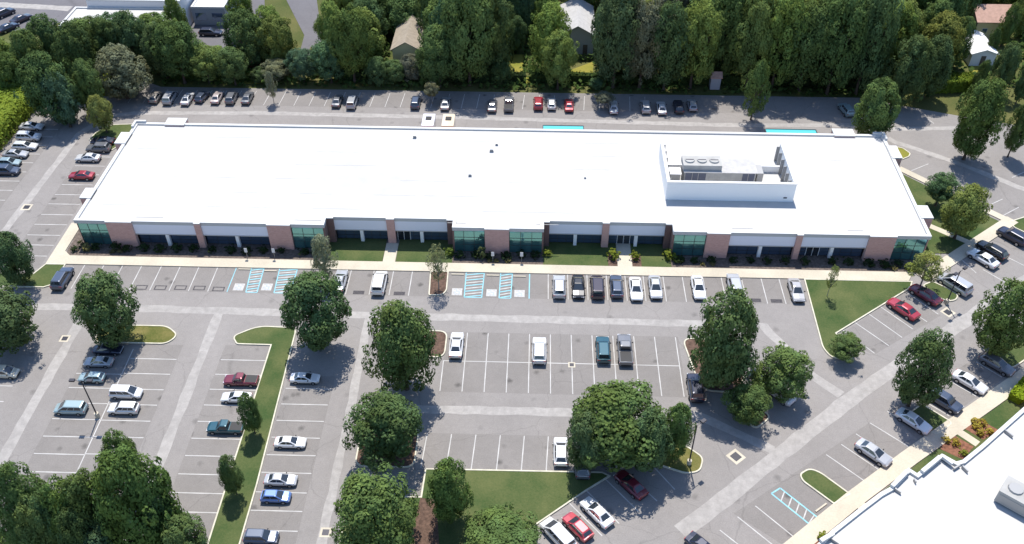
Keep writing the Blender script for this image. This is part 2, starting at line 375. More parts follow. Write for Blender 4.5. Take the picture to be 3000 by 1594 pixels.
for a, b in [((52.34, 94.41), (55.25, 90.26)), ((50.03, 92.95), (53.26, 88.74)), ((47.82, 91.51), (50.92, 87.31)), ((45.74, 90.17), (49.04, 85.65)), ((43.53, 88.32), (46.85, 84.08)), ((41.49, 86.89), (44.61, 82.66)),
             ((40.96, 71.03), (44.60, 67.52)), ((38.85, 69.31), (42.31, 65.73)), ((36.73, 67.68), (40.21, 64.08)), ((34.62, 66.13), (38.13, 62.52)), ((25.16, 58.86), (28.54, 55.14)), ((22.97, 57.40), (26.30, 53.88)), ((20.80, 55.66), (22.88, 53.57)),
             ((54.16, 79.61), (57.21, 77.24)), ((52.54, 78.35), (55.22, 75.66)), ((50.31, 76.69), (53.09, 73.96)), ((47.97, 75.22), (50.84, 72.39)), ((57.28, 81.54), (59.58, 78.96)),
             ((43.56, 72.91), (47.11, 69.11)), ((6.57, 60.27), (9.96, 56.14)), ((4.55, 58.64), (8.04, 54.56)), ((2.39, 56.86), (5.30, 53.49)), ((8.60, 62.09), (12.19, 57.72)), ((11.53, 62.41), (14.34, 59.16)), ((14.47, 63.64), (16.47, 60.76)),
             ((68.08, 103.85), (70.89, 100.87)), ((64.65, 99.78), (66.97, 96.92)), ((62.20, 102.28), (63.41, 99.00)), ((64.41, 103.97), (66.21, 100.73)),
             ((61.79, 124.37), (65.20, 126.44)), ((71.60, 115.58), (73.82, 116.98)), ((71.84, 112.37), (75.57, 114.91)), ((77.56, 122.93), (80.82, 124.95)), ((69.55, 140.35), (70.08, 139.02))]:
    line(a, b)
# accessible bays: cyan aisles with diagonal bars, a pale square with the wheelchair sign, a concrete wheel stop
def aisle(quad, n):
    (a, b, c, e) = [Vector(q) for q in quad]        # back edge a-b (by the kerb), front edge e-c
    for p, q in ((a, e), (b, c), (e, c), (a, b)): line(p, q, LINE_B, 1.2)
    for k in range(n):
        t = (k + 0.15) / n
        p, q = a.lerp(e, min(1, t + 0.75 / n)), b.lerp(c, t)
        line(p, q, LINE_W if k % 2 else LINE_B, 1.5)
aisle([(-40.44, 96.9), (-38.62, 96.9), (-38.40, 91.8), (-39.97, 91.8)], 10)
aisle([(-36.36, 96.9), (-33.79, 96.9), (-33.78, 91.8), (-36.02, 91.8)], 10)
aisle([(-9.49, 96.9), (-6.90, 96.9), (-7.00, 91.7), (-9.42, 91.7)], 9)
aisle([(-4.55, 96.9), (-2.89, 96.9), (-2.97, 91.7), (-4.58, 91.7)], 9)
q = [(28.36, 61.30), (31.70, 57.58), (30.56, 56.77), (27.23, 60.54)]
line(q[0], q[1], LINE_B, 1.4); line(q[3], q[2], LINE_B, 1.4); line(q[0], q[3], LINE_B, 1.4)
for k in range(5):
    t = 0.12 + k * 0.2; a = Vector(q[0]).lerp(Vector(q[1]), t); b = Vector(q[3]).lerp(Vector(q[2]), min(1.0, t + 0.14)); line(a, b, LINE_W, 1.1)
bm = bmesh.new(); box(bm, -0.72, 0.72, -0.72, 0.72, -0.002, 0.0105); SQ = to_mesh(bm, 'bay_symbol', M['white_line'])
bm = bmesh.new()
ring = [(0.38 * math.cos(a), -0.12 + 0.38 * math.sin(a)) for a in [R(140 + 25 * k) for k in range(11)]]
ribbon(bm, ring, 0.09, 0.008, 0.0125); ribbon(bm, [(-0.12, 0.36), (-0.08, 0.02), (0.24, 0.0), (0.36, -0.42), (0.5, -0.42)], 0.11, 0.008, 0.013)
prism(bm, [(-0.12 + 0.1 * math.cos(R(45 * k)), 0.52 + 0.1 * math.sin(R(45 * k))) for k in range(8)], 0.008, 0.0125)
SYM = to_mesh(bm, 'wheelchair_mark', M['symbol'])
for px in [(-41.21, 92.85), (-37.28, 92.97), (-10.50, 92.79), (-5.68, 92.72), (-1.77, 92.70)]:
    o = link('bay_symbol', SQ, lot, (*px, 0)); link('wheelchair_mark', SYM, o)
bm = bmesh.new(); prism(bm, [(-0.9, -0.09), (0.9, -0.09), (0.9, 0.09), (-0.9, 0.09)], 0.0, 0.13); bmesh.ops.bevel(bm, geom=bm.edges[:], offset=0.03, segments=1)
STOP = to_mesh(bm, 'wheel_stop', M['walk'])
for px, lab in [((-41.34, 96.56), 'pale concrete wheel stop in the accessible bay nearest the seven plain stalls'), ((-37.53, 96.30), 'pale concrete wheel stop between two cyan hatched aisles, by the big round tree'),
                ((-10.68, 96.38), 'pale concrete wheel stop in the accessible bay next to the sparse island tree'), ((-5.65, 96.31), 'pale concrete wheel stop in the bay between the wide and narrow cyan hatched aisles'),
                ((-1.85, 96.21), 'pale concrete wheel stop next to the empty stall with a dark stain')]:
    tag(link('wheel_stop', STOP, None, (*px, 0)), lab, 'wheel stop', 'wheel stops in the accessible bays')
tag(link('wheel_stop', STOP, None, (*(32.35, 58.82), 0), R(37)), 'pale concrete wheel stop lying askew between the grass tongue and the striped cyan box', 'wheel stop')

# ------------------------------------------------------------------ pavements, lawns, islands
walk = poly('front_pavement', [(-70.4, 96.9), (53.2, 96.9), (54.4, 98.8), (-67.6, 98.8), (-68.7, 99.8), (-68.7, 106.4), (-70.4, 106.4)], -0.05, 0.13, M['walk'])
poly('entrance_path', [(12.25, 98.8), (14.35, 98.8), (14.35, 104.1), (12.25, 104.1)], -0.05, 0.125, M['walk'])
poly('entrance_path', [(-21.75, 98.8), (-19.95, 98.8), (-19.95, 103.0), (-21.75, 103.0)], -0.05, 0.125, M['walk'])
poly('front_lawn', [(-30.3, 98.8), (-21.8, 98.8), (-21.8, 104), (-30.3, 104)], -0.05, 0.10, M['lawn'])
poly('front_lawn', [(-19.9, 98.8), (-11.7, 98.8), (-11.7, 104), (-19.9, 104)], -0.05, 0.10, M['lawn'])
poly('front_lawn', [(1.5, 98.8), (12.2, 98.8), (12.2, 104), (1.5, 104)], -0.05, 0.10, M['lawn'])
poly('front_lawn', [(14.4, 98.8), (20, 98.8), (20, 104), (14.4, 104)], -0.05, 0.10, M['lawn'])
poly('mulch_bed', [(10.9, 98.85), (12.2, 98.85), (12.2, 101.6), (10.9, 101.6)], 0.05, 0.115, M['mulch'])
poly('mulch_bed', [(14.4, 98.85), (15.7, 98.85), (15.7, 101.6), (14.4, 101.6)], 0.05, 0.115, M['mulch'])
for a, b in ((-68.5, -30.3), (-11.7, 1.5), (20, 57.2)):
    poly('planting_bed', rounded([(a, 98.82), (b, 98.82), (b, 102.5), (a, 102.5)], [1.6 if a < -60 else 0, 0, 0, 0]), -0.05, 0.10, M['shade_lift_mulch'])
poly('corner_bed', [(-68.6, 102.4), (-66.5, 102.4), (-66.5, 107), (-68.6, 107)], -0.05, 0.09, M['shade_lift_mulch'])

def island(name, pts, m, kerbed=True, z=0.11, rad=0.0):
    p = rounded(pts, rad) if rad else pts
    g = poly(name, p, -0.05, z, M[m])
    if kerbed: kerb(p, g, True)
    return g
island('corner_lawn', [(-70.3, 96.8), (-67.5, 96.8), (-67.4, 92.6), (-68.6, 91.9), (-80, 91.9), (-80, 94.6), (-71.2, 94.6)], 'lawn')
island('corner_lawn', [(-76.52, 129.33), (-76.15, 131.49), (-75.38, 133.27), (-73.99, 134.08), (-70.41, 134.42), (-69.09, 130.62), (-70.90, 127.39), (-71.40, 126.34), (-75.36, 128.30)], 'lawn')
island('grass_island', [(-57.5, 84.7), (-48.8, 84.75), (-46.8, 83.1), (-47.8, 81.5), (-57.5, 81.5)], 'dry', rad=1.0)
g = island('grass_median', [(-30.65, 30), (-30.65, 60), (-31.1, 75), (-31.4, 84.9), (-36.6, 85.1), (-39.5, 83.1), (-38.6, 81.75), (-34.05, 81.7), (-34.0, 30)], 'lawn', rad=[0, 0, 0, 1.0, 1.5, 1.0, 0.3, 0, 0])
island('grass_island', [(-19.5, 84.9), (-11.2, 84.9), (-11.2, 80.2), (-19.5, 80.2)], 'mulch', rad=1.2)
island('grass_island', [(-20.0, 68.6), (-13.2, 68.6), (-13.2, 62.8), (-20.0, 62.8)], 'mulch', rad=1.2)
poly('gravel_pad', [(-13.6, 62.65), (-11.9, 62.65), (-12.1, 59.1), (-13.3, 58.8)], -0.03, 0.03, M['gravel'])
island('lower_lawn', [(-11.8, 62.62), (8.4, 62.75), (9.2, 62.3), (6.4, 60.2), (0.9, 55.7), (-9.0, 47.8), (-20.0, 40), (-20, 58.6), (-11.9, 58.8)], 'lawn')
poly('bare_soil_patch', [(-12.0, 58.7), (-10.2, 58.5), (-9.6, 54.5), (-9.0, 50.6), (-11.8, 49.8), (-12.4, 54.0)], 0.05, 0.125, M['mulch'])
0 and poly('dry_grass_patch', rounded([(-2.6, 61.9), (4.2, 62.3), (5.8, 60.2), (2.6, 57.9), (-1.4, 58.6)], 1.6), 0.05, 0.125, M['dry'])
island('grass_island', [(9.0, 66.9), (18.2, 67.0), (20.2, 65.2), (19.6, 63.3), (18.0, 62.9), (14.3, 64.3), (10.0, 63.4)], 'dry', rad=0.7)
island('grass_island', [(19.9, 84.6), (24.5, 84.4), (27.5, 80.0), (26.0, 75.2), (21.3, 75.6)], 'mulch', rad=1.5)
island('grass_island', [(25.6, 71.6), (27.6, 73.2), (29.2, 71.6), (27.0, 69.6)], 'mulch', rad=0.8)
island('triangle_lawn', [(38.55, 96.8), (38.1, 83.3), (38.9, 81.5), (40.9, 81.5), (41.3, 83.4), (40.4, 86.1), (53.0, 95.5), (53.6, 96.75)], 'lawn', rad=[0, 0.8, 0.9, 0.9, 0.6, 0, 0, 0])
island('grass_island', [(54.84, 95.98), (56.46, 96.89), (58.16, 95.51), (59.17, 94.13), (58.55, 93.14), (57.42, 92.83), (56.14, 93.62)], 'lawn', rad=0.5)
island('grass_island', [(30.93, 63.19), (32.19, 64.03), (33.32, 63.50), (35.95, 60.67), (33.89, 59.35), (31.06, 62.31)], 'lawn', rad=[0.8, 0.8, 0.6, 0, 0, 0.6])
island('grass_island', [(44.84, 71.62), (48.05, 74.13), (50.84, 71.28), (48.41, 69.40)], 'lawn', rad=0.6)
island('grass_island', [(59.15, 83.10), (63.67, 86.35), (65.92, 83.62), (61.44, 80.48)], 'lawn', rad=0.6)
island('grass_island', [(61.35, 131.20), (62.27, 130.81), (63.03, 129.29), (62.52, 128.36), (60.75, 127.30)], 'yellow', rad=0.3)
island('grass_island', [(-14.58, 96.85), (-12.09, 96.93), (-12.00, 92.95), (-12.49, 92.02), (-14.33, 91.90)], 'mulch', rad=[0, 0, .4, .5, .3])
# dark sealed patches at the mouths of some stalls
bm = bmesh.new(); box(bm, -.78, .78, -.36, .36, -.002, .0065); PATCH = to_mesh(bm, 'sealed_patch', M['patch'])
bm = bmesh.new(); ribbon(bm, [(-.75, -.38), (.75, -.38), (.75, .38), (-.75, .38)], .17, 0, .0065, True); FRAME = to_mesh(bm, 'sealed_patch', M['patch'])
for p in ((-24.21, 92.23), (-21.34, 92.25), (-18.51, 92.19), (33.76, 92.25), (37.12, 92.63), (30.86, 92.30)): link('sealed_patch', PATCH, lot, (*p, 0))
for p in ((-54.90, 92.36), (-52.20, 92.37), (-49.37, 92.46), (-46.71, 92.47), (-43.97, 92.34)): link('sealed_patch', FRAME, lot, (*p, 0))
side_lawn = poly('side_lawn', [(57.1, 122.6), (60.0, 123.2), (63.0, 119.9), (69.3, 113.0), (71.2, 111.0), (61.0, 103.2), (57.1, 103.2)], -0.05, 0.10, M['lawn'])
bm = bmesh.new(); ribbon(bm, [(59.9, 124.9), (63.3, 121.2), (69.7, 114.3), (72.6, 111.3)], 1.3, -0.05, 0.125); structure('side_path', bm, M['walk'])
bm = bmesh.new(); ribbon(bm, [(73.3, 111.6), (66.0, 105.9), (60.0, 101.2), (55.3, 97.6)], 1.9, -0.05, 0.135); structure('diagonal_pavement', bm, M['walk'])
bm = bmesh.new(); ribbon(bm, [(57.5, 112.0), (60.6, 109.2), (65.2, 105.4)], 1.1, 0.0, 0.12); structure('side_path', bm, M['walk'])
island('corner_lawn', [(72.50, 110.95), (77.86, 113.41), (75.32, 107.08), (72.86, 109.62)], 'lawn', rad=0.3)
# the second building's side
bm = bmesh.new(); ribbon(bm, [(20.0, 46.9), (30.1, 55.1), (36.2, 60.0), (44.2, 66.0), (62.3, 79.0), (80, 91.6)], 2.0, -0.05, 0.13); structure('building_pavement', bm, M['walk'])
poly('building_lawn', [(22, 47.2), (30.8, 54.3), (44.8, 65.1), (62.9, 78.1), (80, 90.5), (84, 86), (60, 70), (40, 56), (28, 48)], -0.05, 0.10, M['lawn'])
bm = bmesh.new(); ribbon(bm, [(50.80, 70.29), (52.73, 68.12)], 1.05, -0.02, 0.125); structure('building_path', bm, M['walk'])
bm = bmesh.new(); ribbon(bm, [(36.32, 59.74), (37.48, 58.45)], 1.2, -0.02, 0.125); structure('building_path', bm, M['walk'])
poly('mulch_bed', [(51.57, 70.78), (53.65, 72.37), (55.96, 70.29), (53.61, 68.80)], 0.05, 0.115, M['rust'])
poly('mulch_bed', [(50.00, 69.70), (52.13, 67.75), (50.21, 65.83), (48.11, 67.23), (48.65, 68.90)], 0.05, 0.115, M['rust'])
poly('mulch_bed', [(29.64, 53.98), (31.42, 55.48), (32.01, 54.87), (31.09, 54.02)], 0.05, 0.115, M['rust'])
# sunny back gardens seen between the trees
for pts in ([(-8.49, 174.48), (-5.29, 174.11), (-5.16, 170.00), (-8.67, 170.65)], [(-5.59, 162.02), (-2.57, 162.11), (-2.59, 153.73), (-5.62, 154.95)], [(1.09, 170.94), (3.18, 171.76), (1.81, 158.11), (0.82, 158.08)],
            [(6.53, 156.24), (11.11, 159.76), (10.56, 153.74), (6.48, 153.61)], [(-4.02, 153.68), (0.53, 152.78), (1.19, 150.25), (-3.30, 150.74)], [(88.88, 170.63), (92.67, 170.75), (88.34, 160.74), (82.97, 156.59), (83.72, 160.60)], [(-57.74, 151.66), (-52.56, 151.82), (-51.95, 149.27), (-57.07, 149.11)]):
    poly('back_garden_lawn', pts, -0.05, 0.02, M['yellow'])
# lawn corner of the far lot
poly('far_verge', [(-160, 150), (-95, 150), (-95, 160), (-112.5, 167.5), (-160, 167.5)], -0.055, 0.03, M['lawn'])

# ------------------------------------------------------------------ the office building
H = 4.6
off = thing('office_building', 'long low white roofed office building with brick piers and teal glass along its front', 'building', (-5, 101.4, 0))
off_i = Matrix.Translation((5, -101.4, 0))
def bpart(name, bm, m, parent=None, smooth=False):
    """a part modelled in world metres, placed under the building"""
    o = part(name, bm, m, parent or off, smooth)
    if parent is None: o.location = (5, -101.4, 0)
    return o
F, Rc, B0 = 101.4, 103.3, 127.9
outline = [(-66.7, F), (-30.2, F), (-30.2, Rc), (-11.7, Rc), (-11.7, F), (1.5, F), (1.5, Rc), (20.0, Rc), (20.0, F), (56.5, F), (57.0, B0), (-66.7, B0)]
bm = bmesh.new(); prism(bm, [(-66.3, F + .3), (-30.5, F + .3), (-30.5, Rc + .3), (-11.4, Rc + .3), (-11.4, F + .3), (1.2, F + .3), (1.2, Rc + .3), (20.3, Rc + .3), (20.3, F + .3), (56.15, F + .3), (56.6, B0 - .35), (-66.3, B0 - .35)], 4.03, 4.36); bpart('roof', bm, M['roof'])
bm = bmesh.new()
inner = [(-66.45, F + .25), (-30.45, F + .25), (-30.45, Rc + .25), (-11.45, Rc + .25), (-11.45, F + .25), (1.25, F + .25), (1.25, Rc + .25), (20.25, Rc + .25), (20.25, F + .25), (56.25, F + .25), (56.75, B0 - .25), (-66.45, B0 - .25)]
ribbon(bm, inner, 0.5, 4.02, 4.62, True); bpart('parapet', bm, M['coping'])
for x0, x1, y0, y1 in ((-66.6, -66.35, F + .3, B0), (56.2, 56.45, F + .3, B0)):
    bm = bmesh.new(); box(bm, x0, x1, y0, y1, 0, 4.02); bpart('side_wall', bm, M['brick'])
bm = bmesh.new(); box(bm, -66.3, 56.15, B0 - .3, B0 - .02, 0, 4.02); bpart('rear_wall', bm, M['brick'])
def brick_pier(x0, x1, y, z1=4.60, dep=0.35, m='brick'):
    bm = bmesh.new(); box(bm, x0, x1, y - 0.28, y - 0.28 + dep + 0.3, 0, z1 - 0.1); o = bpart('brick_pier', bm, M[m])
    bm = bmesh.new(); box(bm, x0 - .03, x1 + .03, y - 0.31, y + dep + .05, z1 - 0.098, z1 + 0.045); part('coping', bm, M['coping'], o)
for a, b in ((-62.0, -58.2), (-38.5, -35.1), (-7.0, -3.5), (24.8, 28.1), (47.8, 51.6)): brick_pier(a, b, F)
for a, b in ((-49.1, -48.2), (37.55, 38.4)): brick_pier(a, b, F)
for a, b in ((-21.45, -20.3), (10.0, 11.0)): brick_pier(a, b, Rc)
for a, b in ((-30.15, -29.2), (-12.6, -11.75), (1.55, 2.3), (19.1, 19.95)): brick_pier(a, b, Rc, m='dark_brick')
# returns of the recesses
for x0, x1 in ((-30.45, -30.2), (-11.7, -11.45), (1.25, 1.5), (20.0, 20.25)):
    bm = bmesh.new(); box(bm, x0, x1, F + .02, Rc - .05, 0, 4.02); bpart('return_wall', bm, M['dark_brick'])

PANE = {}
def pane_mesh(w, h, m):
    k = (round(w, 2), round(h, 2), m)
    if k not in PANE:
        bm = bmesh.new(); box(bm, -w / 2, w / 2, -0.02, 0.02, 0, h); PANE[k] = to_mesh(bm, 'pane', M[m])
    return PANE[k]
def glazing(name, x0, x1, y, z0, z1, nx, rows, m):
    """a framed glazed part with one pane object per light; rows = heights of the transoms"""
    bm = bmesh.new(); t = 0.07
    zs = [z0] + rows + [z1]
    for i in range(nx + 1):
        x = x0 + (x1 - x0) * i / nx; box(bm, x - t / 2, x + t / 2, y - 0.05, y + 0.05, z0, z1)
    for z in zs:
        for i in range(nx):
            a = x0 + (x1 - x0) * i / nx + t / 2 + .001; b = x0 + (x1 - x0) * (i + 1) / nx - t / 2 - .001
            box(bm, a, b, y - 0.045, y + 0.045, max(z0, z - t / 2), min(z1, z + t / 2))
    o = bpart(name, bm, M['mullion'])
    for j in range(len(zs) - 1):
        for i in range(nx):
            w = (x1 - x0) / nx - t - .004; h = zs[j + 1] - zs[j] - t - .004
            link('pane', pane_mesh(w, h, m), o, ((x0 + (x1 - x0) * (i + 0.5) / nx), y, zs[j] + t / 2 + .002))
    return o
for a, b in ((-66.4, -62.0), (-35.1, -30.25), (-11.65, -7.0), (-3.5, 1.45), (20.05, 24.8), (51.6, 56.2)):
    glazing('curtain_wall', a + .05, b - .05, F + 0.12, 0.15, 4.0, 3, [1.45, 2.75], 'teal_glass')
    bm = bmesh.new(); box(bm, a + .02, b - .02, F + .3, F + .4, 0, 4.0); bpart('inner_wall', bm, M['mullion'])
def bay(x0, x1, y):
    bm = bmesh.new(); box(bm, x0 + .01, x1 - .01, y, y + 0.9, 2.3, 4.02); o = bpart('fascia', bm, M['fascia'])
    n = max(2, round((x1 - x0) / 1.55))
    for k in range(1, n):
        bm = bmesh.new(); x = x0 + (x1 - x0) * k / n; box(bm, x - .02, x + .02, y - .018, y + .0, 2.3, 4.02)
        part('panel_rib', bm, M['fascia'], o)
    bm = bmesh.new(); box(bm, x0 + .01, x1 - .01, y - .045, y - .02, 2.22, 2.38); part('drip_edge', bm, M['coping'], o)
    xm = (x0 + x1) / 2
    bm = bmesh.new(); box(bm, xm - .24, xm + .24, y + .04, y + .5, 0, 2.298); bpart('column', bm, M['white_metal'])
    return xm
def bay_windows(x0, x1, y, doors=None):
    xm = bay(x0, x1, y)
    for a, b in ((x0, xm), (xm, x1)):
        glazing('window', a + .03, b - .03, y + 0.78, 0.1, 2.29, 3, [0.75], 'dark_glass')
    bm = bmesh.new(); box(bm, x0 + .01, x1 - .01, y + .91, y + 1.0, 0, 2.3); bpart('inner_wall', bm, M['mullion'])
for a, b in ((-58.2, -49.1), (-48.2, -38.5), (28.1, 37.55), (38.4, 47.8)): bay_windows(a, b, F)
for a, b in ((-29.2, -21.45), (-20.3, -12.6), (2.3, 10.0), (11.0, 19.1)): bay_windows(a, b, Rc)
def entrance(x, y):
    bm = bmesh.new()
    for s in (-0.95, -0.02, 0.91): box(bm, x + s, x + s + .06, y - .06, y + .02, 0, 2.2)
    box(bm, x - 0.88, x + 0.9, y - .055, y + .01, 2.1, 2.2)
    o = bpart('door_frame', bm, M['white_metal'])
    for s in (-1, 1):
        bm = bmesh.new(); box(bm, x + s * .46 - .42, x + s * .46 + .42, y - .03, y + .0, 0.05, 2.09); dd = part('door', bm, M['car_glass'], o)
        bm = bmesh.new(); tube(bm, (x + s * .08, y - .09, .9), (x + s * .08, y - .09, 1.3), .02, .02); part('door_handle', bm, M['grey_metal'], o)
entrance(13.3, Rc + 0.70); entrance(-19.2, Rc + 0.70); entrance(40.6, F + 0.70)
# raised white pieces of parapet on the flanks and at the back
for x0, x1, y0, y1 in ((-67.8, -66.2, 106.7, 109.1), (-67.9, -66.2, 121.4, 124.6), (56.3, 58.0, 105.6, 108.5), (56.5, 58.0, 121.0, 124.4), (-61.6, -58.4, 127.2, 129.2), (48.9, 52.2, 127.2, 129.2)):
    bm = bmesh.new(); box(bm, x0, x1, y0, y1, 0, 4.55); o = bpart('flank_pier', bm, M['brick'])
    bm = bmesh.new(); box(bm, x0 - .05, x1 + .05, y0 - .05, y1 + .05, 4.552, 4.74); part('pier_cap', bm, M['coping'], o)
for x0, x1, y0, y1 in ((-66.6, -64.9, 126.1, 127.85), (55.2, 56.9, 126.1, 127.85)):
    bm = bmesh.new(); ribbon(bm, [(x0, y0), (x0 if x0 < 0 else x1, y1), (x1 if x0 < 0 else x0, y1)] if x0 < 0 else [(x0, y1), (x1, y1), (x1, y0)], 0.35, 4.63, 5.0); bpart('corner_parapet', bm, M['coping'])
# roof seams and small roof fittings
bm = bmesh.new()
for y in (105.6, 109.2, 113.0, 116.8, 120.5, 124.2):
    xx = -64
    while xx < 54:
        L = rnd.uniform(4, 14)
        if rnd.random() < 0.5 and not (16 < xx + L and xx < 41): box(bm, xx, min(54, xx + L), y - .03, y + .03, 4.358, 4.372)
        xx += L + rnd.uniform(1, 8)
o = bpart('roof_seam', bm, M['seam']); o['kind'] = 'stuff'
for (x, y), s in (((-6.97, 121.49), .5), ((-6.23, 123.29), .35), ((-9.98, 114.61), .4), ((7.78, 114.51), .25), ((-19.72, 125.09), .45)):
    bm = bmesh.new(); box(bm, x - s / 2, x + s / 2, y - s / 2, y + s / 2, 4.36, 4.36 + s); o = bpart('roof_vent', bm, M['grey_metal'])
    bm = bmesh.new(); box(bm, x - s * .65, x + s * .65, y - s * .65, y + s * .65, 4.362 + s, 4.44 + s); part('vent_hood', bm, M['white_metal'], o)
for a, b in ((-34.8, -30.5), (-58, -54), (0.4, 3.6), (28.5, 31.5), (-12.5, -9.8), (45, 47.2)):
    bm = bmesh.new(); box(bm, a, b, F + 1.3, F + 1.38, 4.36, 4.40); bpart('cable_run', bm, M['seam'])
# plant screen on the roof
Z1, Z2 = 4.37, 7.55
def screen(x0, x1, y0, y1, z1=Z2):
    bm = bmesh.new(); box(bm, x0, x1, y0, y1, Z1, z1); return bpart('screen_wall', bm, M['white_metal'])
o = screen(19.6, 38.5, 109.3, 109.6)
for k in range(1, 14):
    bm = bmesh.new(); x = 19.6 + 18.9 * k / 14; box(bm, x - .02, x + .02, 109.285, 109.3, Z1, Z2); part('panel_rib', bm, M['white_metal'], o)
bm = bmesh.new(); box(bm, 37.0, 37.5, 109.27, 109.3, 5.0, 5.22); part('screen_vent', bm, M['dark_metal'], o)
bm = bmesh.new(); box(bm, 19.5, 38.6, 109.2, 109.7, Z2 + .002, Z2 + .1); part('screen_coping', bm, M['coping'], o)
for x0, x1 in ((19.6, 19.9), (38.2, 38.5)):
    o = screen(x0, x1, 109.62, 120.4)
    bm = bmesh.new(); box(bm, x0 - .1, x1 + .1, 109.72, 120.5, Z2 + .002, Z2 + .1); part('screen_coping', bm, M['coping'], o)
    xi = x1 if x0 < 25 else x0
    for k in range(6):
        bm = bmesh.new(); y = 111 + k * 1.8; xa, xb = (xi, xi + .5) if x0 < 25 else (xi - .5, xi)
        box(bm, xa, xb, y, y + .08, Z1, Z2 - .5)
        o2 = part('screen_brace', bm, M['grey_metal'], o)
screen(20.0, 38.1, 116.9, 117.1, 5.5)
# canopies behind the building
for x0, x1 in ((1.3, 8.0), (38.5, 46.8)):
    bm = bmesh.new(); box(bm, x0, x1, B0 + .0, B0 + 2.9, 3.3, 3.42); o = bpart('rear_canopy', bm, M['awning'])
    bm = bmesh.new(); box(bm, x0 - .12, x0 - .01, B0, B0 + 2.95, 3.25, 3.5); box(bm, x1 + .01, x1 + .12, B0, B0 + 2.95, 3.25, 3.5); box(bm, x0, x1, B0 + 2.91, B0 + 3.0, 3.25, 3.5); part('canopy_edge', bm, M['dark_metal'], o)
    bm = bmesh.new(); box(bm, x0 + .1, x0 + .25, B0 + 2.5, B0 + 2.65, 0, 3.29); box(bm, x1 - .25, x1 - .1, B0 + 2.5, B0 + 2.65, 0, 3.29); part('canopy_post', bm, M['dark_metal'], o)

# plant inside the screen
u = thing('rooftop_air_handler', 'large white air handling unit with dark louvres inside the white roof screen', 'air handling unit', (28.0, 114.6, 4.37))
bm = bmesh.new(); box(bm, -5.3, 5.4, -1.4, 2.0, .15, 2.3); part('casing', bm, M['hvac'], u)
bm = bmesh.new(); box(bm, -5.5, 5.6, -1.55, 2.15, 2.302, 2.42); part('cover', bm, M['pale_shingle'], u)
for x0, x1 in ((-5.2, -4.2), (-4.1, -3.3), (-3.2, -2.1), (3.4, 4.2), (4.3, 5.2)):
    bm = bmesh.new(); box(bm, x0, x1, -1.44, -1.4, .9, 2.2); part('louvre_panel', bm, M['louvre'], u)
bm = bmesh.new()
for k in range(6): box(bm, -1.6 + k * .8, -1.56 + k * .8, -1.42, -1.4, .3, 2.2)
part('casing_seam', bm, M['grey_metal'], u)
bm = bmesh.new(); box(bm, 5.7, 6.6, -1.1, 1.2, 0, 2.1); part('duct', bm, M['grey_metal'], u)
bm = bmesh.new(); box(bm, -5.3, 5.4, -1.2, -1.0, 0, .148); box(bm, -5.3, 5.4, 1.0, 1.2, 0, .148); part('skid', bm, M['dark_metal'], u)
u = thing('condenser', 'grey condenser row with round fans on top beside the large white air handler', 'condenser', (25.3, 114.75, 6.79))
bm = bmesh.new(); box(bm, -2.9, 2.9, -1.2, 1.4, 0.0, .9); part('casing', bm, M['hvac'], u)
for k in range(3):
    bm = bmesh.new(); tube(bm, (-1.85 + k * 1.85, .1, .902), (-1.85 + k * 1.85, .1, 1.1), .78, .7, 12); o = part('fan_shroud', bm, M['hvac'], u)
    bm = bmesh.new(); box(bm, -2.45 + k * 1.85, -1.25 + k * 1.85, .02, .18, 1.102, 1.13); part('fan_blade', bm, M['dark_metal'], o)
u = thing('exhaust_box', 'small grey exhaust box standing alone in the corner of the roof screen', 'exhaust box', (21.3, 114.6, 4.37))
bm = bmesh.new(); box(bm, -.7, .9, -.8, .8, 0, 1.5); part('casing', bm, M['hvac'], u)
bm = bmesh.new(); box(bm, -.6, .8, -.83, -.8, .2, 1.4); part('louvre_panel', bm, M['grey_metal'], u)
bm = bmesh.new(); box(bm, -.8, 1.0, -.9, .9, 1.502, 1.6); part('cover', bm, M['white_metal'], u)

# ------------------------------------------------------------------ the second building, lower corner
b2 = thing('neighbouring_building', 'flat white roofed building with a stepped parapet beside the diagonal pavement', 'building', (45, 55, 0))
def b2part(name, bm, m, parent=None):
    o = part(name, bm, m, parent or b2)
    if parent is None: o.location = (-45, -55, 0)
    return o
ol = [(24.0, 46.6), (29.6, 51.6), (30.9, 52.8), (34.6, 55.7), (37.1, 57.6), (38.6, 58.5), (41.0, 60.9), (41.7, 60.2), (45.3, 63.0), (46.5, 62.0), (47.4, 62.3), (50.4, 64.6), (57.2, 70.1), (72, 81.5), (95, 50), (50, 15)]
bm = bmesh.new(); prism(bm, ol, 0, 4.2); b2part('wall', bm, M['brick'])
cx, cy = 55, 52
def inset(p, dd):
    v = Vector((cx - p[0], cy - p[1])).normalized() * dd; return (p[0] + v.x, p[1] + v.y)
bm = bmesh.new(); prism(bm, [inset(p, .1) for p in ol], 4.202, 4.36); b2part('roof', bm, M['roof'])
bm = bmesh.new(); ribbon(bm, [inset(p, .28) for p in ol], 0.42, 4.361, 4.68, True); b2part('parapet', bm, M['coping'])
for a, b in (((38.67, 58.38), (40.84, 60.38)), ((42.45, 60.39), (45.00, 62.41)), ((45.33, 62.51), (46.11, 61.53)), ((29.59, 51.53), (31.07, 52.44))):
    bm = bmesh.new(); ribbon(bm, [a, b], 0.42, 4.682, 5.05); b2part('raised_parapet', bm, M['coping'])
for a, b in (((38.72, 58.56), (39.50, 57.76)), ((41.43, 59.56), (41.50, 59.16)), ((46.13, 61.04), (46.93, 61.56)), ((47.18, 61.43), (47.53, 60.72)), ((53.69, 66.55), (54.24, 65.70)), ((30.60, 52.18), (31.45, 51.43))):
    bm = bmesh.new(); ribbon(bm, [a, b], 0.16, 4.361, 4.78); b2part('parapet_brace', bm, M['grey_metal'])
p = (51.55, 56.76)
